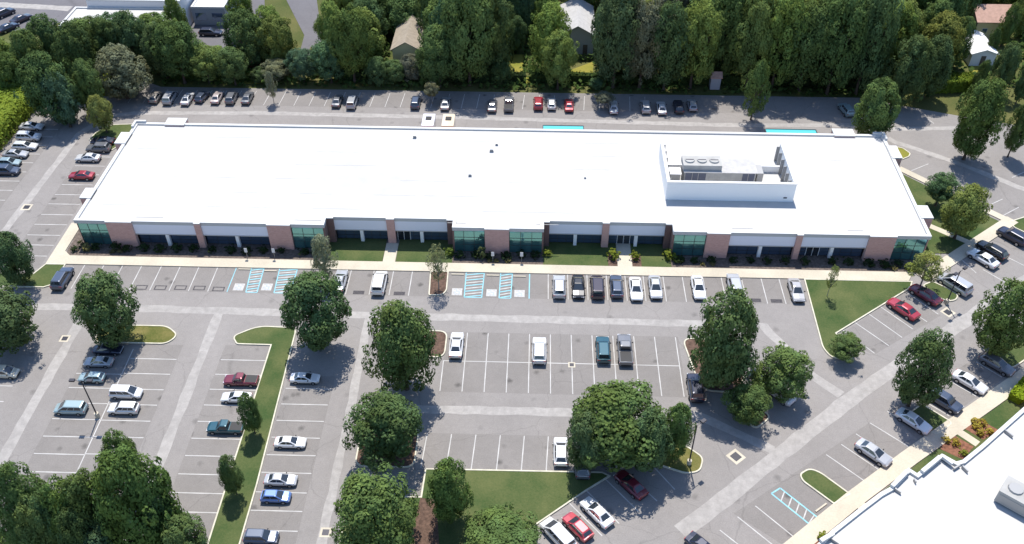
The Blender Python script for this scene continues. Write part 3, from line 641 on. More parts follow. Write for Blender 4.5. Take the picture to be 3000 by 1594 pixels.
u = thing('rooftop_condenser', 'cream rooftop condenser standing on the stepped white roof', 'condenser', (*p, 4.37), R(-40))
bm = bmesh.new(); box(bm, -2.2, 2.2, -1.3, 1.3, .2, 1.9); part('casing', bm, M['hvac'], u)
bm = bmesh.new(); box(bm, -2.0, 2.0, -1.34, -1.3, .35, 1.5); part('louvre_panel', bm, M['grey_metal'], u)
for k in range(2):
    bm = bmesh.new(); tube(bm, (-1 + 2 * k, 0, 1.902), (-1 + 2 * k, 0, 2.1), .8, .72, 12); o = part('fan_shroud', bm, M['grey_metal'], u)
bm = bmesh.new(); box(bm, -2.1, 2.1, -1.1, -.9, 0, .198); box(bm, -2.1, 2.1, .9, 1.1, 0, .198); part('skid', bm, M['dark_metal'], u)

# ------------------------------------------------------------------ background houses
def house(name, label, x0, x1, y0, y1, hw, hr, axis, wallm, roofm, cat='house', group=None, windows=True, gap=0.35):
    """gabled house, ridge along axis; walls, two roof slopes, windows with panes, a door"""
    cx, cy = (x0 + x1) / 2, (y0 + y1) / 2; o = thing(name, label, cat, (cx, cy, 0), 0, group)
    a, b = (x1 - x0) / 2, (y1 - y0) / 2
    bm = bmesh.new()
    box(bm, -a, a, -b, b, 0, hw)
    if axis == 'y':
        for s in (-b, b): bm.faces.new([bm.verts.new(v) for v in ((-a, s, hw), (a, s, hw), (0, s, hw + hr))])
    else:
        for s in (-a, a): bm.faces.new([bm.verts.new(v) for v in ((s, -b, hw), (s, b, hw), (s, 0, hw + hr))])
    part('wall', bm, M[wallm], o)
    t = 0.16
    for s in (-1, 1):
        bm = bmesh.new()
        if axis == 'y':
            k = 1 + gap / a; pts = [(s * a * k, -b - gap, hw - hr * gap / a), (0, -b - gap, hw + hr), (0, b + gap, hw + hr), (s * a * k, b + gap, hw - hr * gap / a)]
        else:
            k = 1 + gap / b; pts = [(-a - gap, s * b * k, hw - hr * gap / b), (-a - gap, 0, hw + hr), (a + gap, 0, hw + hr), (a + gap, s * b * k, hw - hr * gap / b)]
        lo = [bm.verts.new((x, y, z + .01)) for x, y, z in pts]; hi = [bm.verts.new((x, y, z + t)) for x, y, z in pts]
        bm.faces.new(lo); bm.faces.new(hi)
        for i in range(4): bm.faces.new((lo[i], lo[(i + 1) % 4], hi[(i + 1) % 4], hi[i]))
        part('roof', bm, M[roofm], o)
    if windows:
        n = max(1, int(2 * a / 3))
        for k in range(n):
            x = -a + 2 * a * (k + .5) / n
            if k == n // 2:
                bm = bmesh.new(); box(bm, x - .45, x + .45, -b - .05, -b - .005, 0.1, 2.1); part('door', bm, M['door'], o); continue
            bm = bmesh.new(); box(bm, x - .55, x + .55, -b - .04, -b - .005, 1.0, 2.2); w = part('window', bm, M['coping'], o)
            bm = bmesh.new(); box(bm, x - .45, x + .45, -b - .06, -b - .041, 1.1, 2.1); part('pane', bm, M['dark_glass'], w)
    return o
def flat_building(name, label, blocks, wallm, roofm, cat='building'):
    x, y = blocks[0][0], blocks[0][2]; o = thing(name, label, cat, (x, y, 0))
    for (x0, x1, y0, y1, h) in blocks:
        bm = bmesh.new(); box(bm, x0 - x, x1 - x, y0 - y, y1 - y, 0, h - .3); w = part('wall', bm, M[wallm], o)
        bm = bmesh.new(); box(bm, x0 - x + .3, x1 - x - .3, y0 - y + .3, y1 - y - .3, h - .299, h - .2); part('roof', bm, M[roofm], o)
        bm = bmesh.new(); ribbon(bm, [(x0 - x + .2, y0 - y + .2), (x1 - x - .2, y0 - y + .2), (x1 - x - .2, y1 - y - .2), (x0 - x + .2, y1 - y - .2)], .4, h - .298, h + .05, True); part('parapet', bm, M['coping'], w)
        n = max(2, int((x1 - x0) / 4))
        for k in range(n):
            wx = x0 - x + (x1 - x0) * (k + .5) / n
            bm = bmesh.new(); box(bm, wx - 1.1, wx + 1.1, y0 - y - .03, y0 - y - .004, 1.0, 2.6); part('window', bm, M['dark_glass'], w)
    return o
flat_building('warehouse', 'white flat roofed warehouse beyond the wood, next to the small yard of dark cars', [(-93.5, -72.0, 161.5, 170.0, 5.0), (-91.0, -71.9, 170.05, 195, 6.5)], 'white_wall', 'roof')
flat_building('workshop', 'white flat roofed workshop with a shaded grey front above the service yard', [(-71.2, -64.3, 173.0, 190, 3.9)], 'grey_wall', 'roof_far')
house('gabled_house', 'long cream walled house with a grey and tan gabled roof among the trees', -27.4, -22.2, 155.5, 166.5, 4.2, 1.5, 'y', 'cream_wall', 'tan_shingle')
house('gabled_house', 'house with a pale grey gabled roof showing through the middle of the wood', 4.6, 11.0, 162.5, 175.0, 4.2, 1.8, 'y', 'grey_wall', 'pale_shingle')
house('garden_shed', 'white roofed garden shed beyond the clipped hedge', 83.4, 88.0, 160.2, 168.5, 2.6, 0.8, 'y', 'white_wall', 'roof_far', 'shed')
house('gabled_house', 'house with a pinkish tan roof behind the white roofed shed', 88.2, 95.5, 171.8, 179.5, 3.6, 1.8, 'x', 'cream_wall', 'pink_shingle')
house('garden_shed', 'tiny pink roofed hut in deep shade at the foot of the wood', 32.2, 34.0, 149.6, 151.4, 2.5, 0.6, 'x', 'grey_wall', 'pink_shingle', 'shed', windows=False, gap=.2)
house('gabled_house', 'house with a grey shingle roof at the far end of the side street', -38, -30, 180, 189, 4.2, 2.0, 'x', 'grey_wall', 'shingle')
house('gabled_house', 'white walled house with a pale roof far behind the gabled cream house', -21.5, -14, 174.2, 182, 4.2, 1.8, 'x', 'white_wall', 'pale_shingle')

# ------------------------------------------------------------------ vehicles
STY = dict(
 sedan=dict(L=4.75, W=1.84, st=[(-2.375, .72, .72), (-2.28, .90, .84), (-1.75, 1.00, .90), (-.9, .98, .92), (.9, .96, .92), (1.15, .95, .92), (2.0, .82, .88), (2.27, .70, .80), (2.375, .58, .66)],
            g=(-1.85, 1.15, -1.02, .22, .95, 1.45, .80, .57)),
 suv=dict(L=4.7, W=1.90, st=[(-2.35, .95, .80), (-2.28, 1.08, .88), (-1.6, 1.10, .94), (.9, 1.06, .95), (1.1, 1.05, .95), (2.0, .96, .92), (2.25, .84, .85), (2.35, .70, .72)],
          g=(-2.24, 1.2, -1.95, .45, 1.05, 1.70, .84, .66)),
 van=dict(L=5.0, W=1.96, st=[(-2.5, .95, .85), (-2.44, 1.05, .93), (-1.6, 1.08, .97), (1.3, 1.05, .97), (1.5, 1.03, .96), (2.2, .86, .90), (2.42, .72, .82), (2.5, .60, .70)],
          g=(-2.42, 1.72, -2.2, .70, 1.04, 1.80, .88, .72)),
 hatch=dict(L=4.25, W=1.78, st=[(-2.12, .85, .74), (-2.05, .98, .84), (-1.5, 1.00, .88), (.8, .96, .89), (1.0, .95, .89), (1.8, .84, .85), (2.05, .72, .77), (2.12, .60, .64)],
            g=(-2.0, 1.1, -1.55, .25, .96, 1.50, .78, .58)),
 wagon=dict(L=4.8, W=1.84, st=[(-2.4, .88, .76), (-2.32, 1.0, .86), (-1.6, 1.02, .91), (.9, .98, .92), (1.1, .97, .92), (2.0, .85, .88), (2.28, .72, .80), (2.4, .60, .66)],
            g=(-2.25, 1.15, -1.9, .25, .97, 1.50, .80, .60)),
 pickup=dict(L=5.5, W=1.96, st=[(-2.75, .98, .90), (-2.7, 1.02, .94), (-.75, 1.04, .96), (1.1, 1.06, .96), (1.3, 1.05, .96), (2.3, .98, .93), (2.62, .88, .88), (2.75, .74, .78)],
             g=(-.7, 1.3, -.5, .62, 1.05, 1.78, .86, .68)),
)
CARM = {}
def car_meshes(sty):
    if sty in CARM: return CARM[sty]
    p = STY[sty]; out = {}; zb = .26
    bm = bmesh.new(); rows = []
    for x, zt, w in p['st']:
        e = .92 if abs(x) < p['L'] / 2 - .12 else .8
        b = zb if e > .85 else zb + .1
        ring = [(-w * .93, b), (-w, b + .2), (-w, zt - .14), (-w * .86, zt), (0, zt + .025), (w * .86, zt), (w, zt - .14), (w, b + .2), (w * .93, b)]
        rows.append([bm.verts.new((x, y, z)) for y, z in ring])
    for a, b in zip(rows, rows[1:]):
        for i in range(len(a)): bm.faces.new((a[i], a[(i + 1) % len(a)], b[(i + 1) % len(a)], b[i]))
    bm.faces.new(rows[0]); bm.faces.new(rows[-1][::-1])
    x0, x1, r0, r1, zl, zr, wb, wr = p['g']
    def ring8(a, b, w, z, c, n=None): return [(a, -w + c, z), (a + c, -w, z), (b - c, -w, z), (b, -w + c, z), (b, w - c, z), (b - c, w, z), (a + c, w, z), (a, w - c, z)]
    lo = [bm.verts.new(v) for v in ring8(x0, x1, wb, zl - .02, .10)]; mid = [bm.verts.new(v) for v in ring8(r0 + .02, r1 - .02, wr, zr - .05, .10)]
    hi = [bm.verts.new(v) for v in ring8(r0 + .18, r1 - .18, wr - .12, zr, .10)]
    for A, B in ((lo, mid), (mid, hi)):
        for i in range(8): bm.faces.new((A[i], A[(i + 1) % 8], B[(i + 1) % 8], B[i]))
    bm.faces.new(hi)
    xw = p['L'] / 2 - .95; W2 = p['W'] / 2
    WB = [(-xw + .05, .33), (xw - .0, .33)]
    wy = {}
    for xx, _ in WB:                                            # the side is at st half width there
        w = [w for x, z, w in p['st'] if abs(x) < 1.8][0]
        for s in (-1, 1):
            c = [bm.verts.new((xx + .40 * math.cos(R(a)), s * (max(w, .88) + .035), .30 + .40 * math.sin(R(a)))) for a in range(0, 181, 30)]
            f = bm.faces.new(c); f.material_index = 1
    for s in (-1, 1):                                            # sills and bumpers in black trim
        box(bm, -xw + .5, xw - .5, s * .86 - .06, s * .86 + .06, zb - .05, zb + .12, 1)
    box(bm, -p['L'] / 2 - .02, -p['L'] / 2 + .1, -.66, .66, .34, .50, 1); box(bm, p['L'] / 2 - .1, p['L'] / 2 + .015, -.55, .55, .32, .46, 1)
    if sty == 'pickup':
        v = [bm.verts.new(q) for q in ((-2.62, -.78, 1.046), (-.8, -.78, 1.075), (-.8, .78, 1.075), (-2.62, .78, 1.046))]; bm.faces.new(v).material_index = 1
    out['body'] = to_mesh(bm, 'body', [M['paint'], M['trim']])
    def quad(a, b, c, dd, u0, u1, v0, v1, off=.014):
        A, B, Cc, D = map(Vector, (a, b, c, dd)); n = (B - A).cross(D - A).normalized()
        f = lambda u, v: (A.lerp(B, u)).lerp(D.lerp(Cc, u), v) + n * off
        return [f(u0, v0), f(u1, v0), f(u1, v1), f(u0, v1)]
    lo, mid = ring8(x0, x1, wb, zl - .02, .10), ring8(r0 + .02, r1 - .02, wr, zr - .05, .10)
    def glass(name, q):
        bm = bmesh.new(); vs = [bm.verts.new(v) for v in q]; f = bm.faces.new(vs)
        ex = bmesh.ops.extrude_face_region(bm, geom=[f]); n = f.normal
        me_n = (Vector(q[1]) - Vector(q[0])).cross(Vector(q[3]) - Vector(q[0])).normalized()
        for v in [g for g in ex['geom'] if isinstance(g, bmesh.types.BMVert)]: v.co -= me_n * .02
        out[name] = to_mesh(bm, name, M['car_glass'])
    glass('windshield', quad(lo[3], lo[4], mid[4], mid[3], .02, .98, .10, .96))
    glass('rear_window', quad(lo[7], lo[0], mid[0], mid[7], .04, .96, .22 if sty not in ('suv', 'van') else .35, .92))
    for s, (i, j) in ((0, (1, 2)), (1, (5, 6))):
        bm = bmesh.new()
        cuts = [(.05, .46), (.50, .93)] if sty in ('sedan', 'hatch', 'pickup') else [(.04, .33), (.36, .63), (.66, .95)]
        for a, b in cuts:
            vs = [bm.verts.new(v) for v in quad(lo[i], lo[j], mid[j], mid[i], a, b, .20, .92)]; bm.faces.new(vs)
        out['side_window%d' % s] = to_mesh(bm, 'side_window', M['car_glass'])
    if 'wheel' not in CARM:
        bm = bmesh.new(); tube(bm, (0, -.11, 0), (0, .11, 0), .33, .33, 14); wh = to_mesh(bm, 'wheel', M['tyre'])
        bm = bmesh.new(); tube(bm, (0, -.125, 0), (0, .125, 0), .21, .21, 10); rm = to_mesh(bm, 'rim', M['rim'])
        bm = bmesh.new(); box(bm, -.06, .06, -.09, .09, -.07, .07); mr = to_mesh(bm, 'mirror', M['trim'])
        bm = bmesh.new(); box(bm, -.12, .06, -.2, .2, -.08, .07); hl = to_mesh(bm, 'headlight', M['headlight'])
        bm = bmesh.new(); box(bm, -.05, .08, -.19, .19, -.09, .09); tl = to_mesh(bm, 'taillight', M['taillight'])
        CARM['wheel'] = (wh, rm, mr, hl, tl)
    out['wheels'] = [(x, s * (max([w for x2, z, w in p['st'] if abs(x2) < 1.8][0], .88) - .055), .33) for x, _ in WB for s in (-1, 1)]
    f, r = p['st'][-2], p['st'][1]
    out['heads'] = [(p['L'] / 2 - .13, s * (f[2] - .22), f[1] - .08) for s in (-1, 1)]
    out['tails'] = [(-p['L'] / 2 + .06, s * (r[2] - .22), r[1] - .16) for s in (-1, 1)]
    out['mirrors'] = [(x1 - .45, s * (p['W'] / 2 + .06), zl + .08) for s in (-1, 1)]
    CARM[sty] = out
    return out
def car(pos, deg, sty, color, label, cat='car', group=None):
    m = car_meshes(sty); wh, rm, mr, hl, tl = CARM['wheel']
    nm = dict(sedan='parked_car', suv='parked_suv', van='parked_minivan', hatch='parked_car', wagon='parked_car', pickup='pickup_truck')[sty]
    o = thing(nm, label, cat, (pos[0], pos[1], 0), R(deg), group)
    link('body', m['body'], o, color=color)
    link('windshield', m['windshield'], o); link('rear_window', m['rear_window'], o)
    link('side_window', m['side_window0'], o); link('side_window', m['side_window1'], o)
    for q in m['wheels']: w = link('wheel', wh, o, q); link('rim', rm, w)
    for q in m['heads']: link('headlight', hl, o, q)
    for q in m['tails']: link('taillight', tl, o, q)
    for q in m['mirrors']: link('mirror', mr, o, q)
    return o
SILVER, WHITE, BLACK, PURPLE, SLATE, TEAL = (.42, .43, .45), (.72, .72, .72), (.012, .012, .015), (.030, .022, .036), (.055, .075, .12), (.012, .075, .105)
RED, MAROON, BLUE, TAUPE, GREY, NAVY, PINK, CREAM, AQUA = (.36, .03, .045), (.15, .015, .03), (.09, .17, .40), (.36, .33, .30), (.16, .165, .18), (.018, .022, .045), (.55, .47, .45), (.66, .60, .48), (.30, .40, .42)
g_f, g_m, g_w, g_r = 'cars nosed up to the front pavement', 'cars in the middle double row', 'cars parked by the west hedge and wall', 'cars in the shaded row behind the building'
g_n, g_s, g_l, g_d, g_b = 'cars beside the triangular lawn', 'cars along the diagonal pavement', 'cars in the side parking bays', 'cars below the lower lawn', 'cars beyond the wood'
CARS = [
 ((-66.29, 93.29), 90, 'suv', SLATE, 'dark slate suv alone at the end of the front row beside the grass corner', g_f),
 ((-27.07, 93.97), 90, 'sedan', SILVER, 'silver sedan half hidden by the big round tree in the front row', g_f),
 ((-21.44, 93.71), 90, 'van', WHITE, 'white van alone in the short run of stalls near the entrance path', g_f),
 ((3.74, 93.62), 90, 'suv', SILVER, 'silver suv first of the line of cars after the accessible bays', g_f),
 ((6.40, 93.70), -90, 'sedan', BLACK, 'black sedan with pale headlights between the silver suv and the dark purple van', g_f),
 ((9.07, 93.79), 90, 'van', PURPLE, 'dark purple minivan parked between the black sedan and the slate blue wagon', g_f),
 ((11.75, 94.01), 90, 'wagon', SLATE, 'slate blue wagon parked straight below the hedged entrance path', g_f),
 ((14.42, 93.52), -90, 'sedan', WHITE, 'white sedan with a black windscreen, second car after the dark purple minivan', g_f),
 ((17.16, 93.96), -90, 'sedan', SILVER, 'silver sedan with a greenish windscreen beside an empty stall', g_f),
 ((23.15, 94.07), -90, 'sedan', WHITE, 'white sedan standing alone between two empty stalls beside the big tree', g_f),
 ((28.27, 94.72), 90, 'suv', SILVER, 'silver suv mostly hidden by the top of the tall dark tree', g_f),
 ((36.69, 93.92), -90, 'sedan', (.40, .39, .39), 'light grey sedan in the last front stall beside the triangular lawn', g_f),
 ((-9.74, 81.97), 90, 'sedan', WHITE, 'white sedan in the double row beside the mulched island', g_m),
 ((1.07, 81.26), 90, 'suv', WHITE, 'white suv with a black tail alone in the double row', g_m),
 ((9.33, 81.69), 90, 'suv', TEAL, 'dark teal suv next to the dark grey pickup', g_m),
 ((12.16, 81.78), 90, 'pickup', GREY, 'dark grey pickup next to the teal suv', g_m, 'pickup'),
 ((20.48, 75.53), 90, 'suv', NAVY, 'navy suv in the shadow of the tall dark tree', g_m),
 ((3.69, 65.22), 90, 'hatch', WHITE, 'white hatchback in the short lower row beside the widest tree', g_m),
 ((6.14, 63.84), 90, 'wagon', GREY, 'grey wagon under the edge of the widest tree', g_m),
 ((30.74, 75.01), -48, 'suv', WHITE, 'white suv poking out from under the glossy spreading tree', g_s),
 ((29.10, 76.87), -48, 'sedan', SLATE, 'slate blue car buried between two trees on the centre island', g_s),
 ((54.36, 93.62), 127, 'sedan', MAROON, 'maroon sedan beside the small island under the thin leaved tree', g_n),
 ((50.45, 90.63), 127, 'sedan', RED, 'bright red sedan in the stall next to the maroon one', g_n),
 ((59.13, 95.87), 127, 'van', SILVER, 'silver minivan behind the thin leaved tree', g_n),
 ((65.12, 101.66), 127, 'sedan', WHITE, 'white sedan with a black windscreen by the diagonal pavement', g_n),
 ((67.08, 103.57), 127, 'wagon', BLACK, 'black wagon tight beside the white sedan', g_n),
 ((71.34, 106.86), 127, 'suv', NAVY, 'navy suv next to the grass corner by the diagonal pavement', g_n),
 ((43.64, 85.47), 127, 'sedan', TAUPE, 'taupe sedan low in the stall nearest the point of the triangular lawn', g_n) if False else None,
 ((46.00, 71.06), -46, 'sedan', WHITE, 'white sedan in the round shadow of the dark egg shaped tree', g_s),
 ((39.95, 66.18), -46, 'sedan', SILVER, 'silver sedan two stalls up from the grass tongue', g_s),
 ((54.92, 77.54), -46, 'sedan', WHITE, 'white sedan in the sun between the two big trees of the diagonal row', g_s),
 ((59.45, 80.69), -46, 'wagon', GREY, 'grey wagon in the broad shadow next to the diagonal pavement', g_s),
 ((50.74, 74.30), -46, 'suv', SLATE, 'slate blue suv partly covered by the egg shaped tree', g_s),
 ((18.65, 53.03), -46, 'sedan', NAVY, 'navy car at the picture edge below the pale paving lane', g_s),
 ((7.55, 57.14), 130, 'sedan', WHITE, 'white sedan in the diagonal stalls below the lower lawn', g_d),
 ((5.39, 55.27), 130, 'hatch', RED, 'red hatchback between the white sedan and the white minivan', g_d),
 ((3.25, 54.24), 130, 'van', WHITE, 'white minivan at the end of the diagonal stalls by the bushy tree', g_d),
 ((11.49, 60.91), 130, 'sedan', MAROON, 'dark red sedan in the deep shadow of the widest tree', g_d),
 ((-55.14, 75.00), 180, 'hatch', AQUA, 'pale aqua hatchback above the leaning lamp post', g_l),
 ((-55.79, 69.93), 180, 'van', AQUA, 'pale blue van alone in the lane beside the lamp post', g_l),
 ((-49.92, 72.61), 0, 'van', WHITE, 'white minivan, upper one of two side by side', g_l),
 ((-49.33, 70.12), 180, 'suv', WHITE, 'white suv with a black roof hatch, lower one of two side by side', g_l),
 ((-55.28, 77.68), 180, 'sedan', SILVER, 'silver sedan at the rim of the round tree shadow', g_l),
 ((-54.85, 79.86), 0, 'sedan', NAVY, 'navy sedan in the round shadow of the island tree', g_l),
 ((-66.65, 75.45), 0, 'van', CREAM, 'cream roofed van cut by the picture edge', g_l),
 ((-36.25, 75.11), 180, 'pickup', MAROON, 'dark red pickup against the grass median', g_l, 'pickup'),
 ((-36.12, 72.32), 180, 'sedan', WHITE, 'white sedan tucked under the smaller median tree', g_l),
 ((-36.19, 67.58), 180, 'pickup', TEAL, 'teal blue pickup below the upper median tree', g_l, 'pickup'),
 ((-28.32, 75.70), 0, 'sedan', WHITE, 'white sedan at the end of the round shadow east of the median', g_l),
 ((-28.01, 65.65), 0, 'sedan', WHITE, 'white sedan alone in the sun east of the median', g_l),
 ((-27.95, 60.36), 0, 'sedan', SILVER, 'silver sedan next to the small blue car', g_l),
 ((-27.99, 58.13), 0, 'hatch', BLUE, 'small bright blue hatchback', g_l),
 ((-28.39, 52.99), 0, 'suv', SLATE, 'slate grey suv at the lower end of the bays east of the median', g_l),
 ((-87.77, 132.49), 0, 'sedan', WHITE, 'white sedan topmost of the cars along the bright hedge', g_w),
 ((-86.79, 129.15), 0, 'suv', WHITE, 'white suv second from the top along the bright hedge', g_w),
 ((-86.20, 126.33), 0, 'wagon', WHITE, 'white wagon third from the top along the bright hedge', g_w),
 ((-86.77, 123.95), 0, 'sedan', SILVER, 'silver sedan fourth from the top along the bright hedge', g_w),
 ((-86.67, 121.45), 0, 'hatch', AQUA, 'pale aqua hatchback lowest but one along the bright hedge', g_w),
 ((-86.01, 119.12), 0, 'suv', SLATE, 'slate suv lowest of the cars along the bright hedge', g_w),
 ((-73.69, 128.28), 180, 'sedan', NAVY, 'navy sedan in the round shadow beside the building corner', g_w),
 ((-73.57, 126.09), 180, 'suv', GREY, 'grey suv between the navy and the white car by the side wall', g_w),
 ((-74.26, 123.22), 180, 'sedan', WHITE, 'white sedan by the side wall of the office', g_w),
 ((-73.37, 118.16), 180, 'sedan', RED, 'red sedan alone by the side wall of the office', g_w),
 ((-69.34, 142.86), 90, 'hatch', TAUPE, 'taupe hatchback first in the shaded rear row', g_r),
 ((-66.69, 142.82), 90, 'van', SILVER, 'silver minivan next to the white car at the start of the rear row', g_r),
 ((-63.41, 142.56), 90, 'sedan', WHITE, 'white sedan between the silver minivan and the blue car in the rear row', g_r),
 ((-60.95, 143.36), 80, 'hatch', SLATE, 'slate blue hatchback beside the white sedan in the rear row', g_r),
 ((-58.14, 143.20), 90, 'sedan', PINK, 'faded pink sedan in the rear row', g_r),
 ((-55.43, 143.16), 90, 'suv', GREY, 'grey suv between the faded pink sedan and the grey sedan', g_r),
 ((-52.57, 143.25), 90, 'sedan', GREY, 'grey sedan next to the slim pale tree in the rear row', g_r),
 ((-36.04, 142.67), 90, 'sedan', GREY, 'grey sedan beside the pale silver van in the rear row', g_r),
 ((-33.24, 142.28), 90, 'van', SILVER, 'silver minivan standing out in the sun in the rear row', g_r),
 ((-21.74, 142.51), 90, 'suv', SLATE, 'slate blue suv by the small rounded tree in the rear row', g_r),
 ((-16.34, 142.32), 90, 'sedan', SILVER, 'silver sedan on the other side of the small rounded tree', g_r),
 ((-7.87, 141.87), 90, 'sedan', GREY, 'grey sedan in dark shade, third before the red suv', g_r),
 ((-4.88, 142.43), 90, 'pickup', GREY, 'grey pickup in dark shade before the red suv', g_r, 'pickup'),
 ((0.41, 142.83), 90, 'suv', RED, 'red suv beside the small white car in the rear row', g_r),
 ((2.81, 142.78), 90, 'hatch', WHITE, 'white hatchback between the two red cars', g_r),
 ((5.94, 142.40), 90, 'sedan', RED, 'red sedan on the far side of the white hatchback', g_r),
 ((13.89, 141.94), 90, 'sedan', WHITE, 'white sedan in the shade of the little tree in the rear row', g_r),
 ((19.65, 142.23), 90, 'suv', SILVER, 'silver suv first of the four cars at the sunny stalls', g_r),
 ((22.50, 141.97), 90, 'sedan', WHITE, 'white sedan second of the four cars at the sunny stalls', g_r),
 ((25.59, 142.41), 90, 'suv', NAVY, 'navy suv third of the four cars at the sunny stalls', g_r),
 ((28.11, 143.08), 90, 'hatch', SILVER, 'silver hatchback last of the four cars at the sunny stalls', g_r),
 ((55.41, 142.27), 100, 'suv', AQUA, 'pale aqua suv beside the bushy tree at the rear corner', g_r),
 ((-112.48, 175.94), 60, 'suv', NAVY, 'navy suv at the very corner of the far parking lot', g_b),
 ((-108.72, 169.44), 60, 'sedan', NAVY, 'navy sedan by the grass verge of the far parking lot', g_b),
 ((-107.76, 173.52), 60, 'sedan', PURPLE, 'dark plum sedan on its own in the far parking lot', g_b),
 ((-66.51, 168.59), 0, 'wagon', NAVY, 'navy wagon in the service yard below the workshop', g_b),
 ((-53.63, 155.32), 0, 'sedan', RED, 'red car on the pale drive at the edge of the wood', g_b),
 ((94.20, 176.06), 60, 'sedan', MAROON, 'maroon car beside the house with the pinkish roof', g_b),
]
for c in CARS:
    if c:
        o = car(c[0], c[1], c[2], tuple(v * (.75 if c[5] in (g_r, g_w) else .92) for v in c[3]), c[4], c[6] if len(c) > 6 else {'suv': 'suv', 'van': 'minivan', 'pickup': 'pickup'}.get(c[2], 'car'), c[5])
        k = {g_l: .78, g_s: .90, g_d: .90, g_w: .86, g_r: .88}.get(c[5], .96); o.scale = (k, k, k)
# two box vans drawn up behind the building
def box_van(x, y, color, label):
    o = thing('delivery_van', label, 'van', (x, y, 0), R(-90), 'vans parked behind the building')
    bm = bmesh.new(); box(bm, -2.6, 1.2, -1.02, 1.02, .55, 3.1); bmesh.ops.bevel(bm, geom=bm.edges[:], offset=.06, segments=1); b = part('cargo_box', bm, M['paint'], o); b.color = (*color, 1)
    bm = bmesh.new(); v = [(1.22, .5), (2.75, .5), (2.8, 1.15), (2.2, 1.35), (1.75, 2.25), (1.22, 2.3)]
    A = [bm.verts.new((x_, -.95, z_)) for x_, z_ in v]; B = [bm.verts.new((x_, .95, z_)) for x_, z_ in v]
    bm.faces.new(A); bm.faces.new(B[::-1])
    for i in range(6): bm.faces.new((A[i], A[(i + 1) % 6], B[(i + 1) % 6], B[i]))
    b = part('cab', bm, M['paint'], o); b.color = (*color, 1)
    bm = bmesh.new(); q = [bm.verts.new(p_) for p_ in ((2.2, -.85, 1.42), (2.2, .85, 1.42), (1.8, .8, 2.2), (1.8, -.8, 2.2))]; bm.faces.new(q)
    for vv in bm.verts: vv.co.x += .03; vv.co.z += .02
    part('windshield', bm, M['car_glass'], o)
    bm = bmesh.new(); box(bm, -1.6, -.6, -.5, .5, 3.102, 3.22); part('roof_hatch', bm, M['trim'], o)
    wh, rm = CARM['wheel'][:2]
    for wx in (-1.7, 1.9):
        for s in (-.9, .9): w = link('wheel', wh, o, (wx, s, .36), None, (1.1, 1.1, 1.1)); link('rim', rm, w)
    bm = bmesh.new(); box(bm, -2.7, 2.7, -.8, .8, .35, .54); part('chassis', bm, M['trim'], o)
box_van(-18.3, 131.9, (.72, .70, .74), 'white box van parked nose first against the back of the office')
box_van(-14.9, 131.9, (.66, .56, .42), 'tan box van next to the white one behind the office')

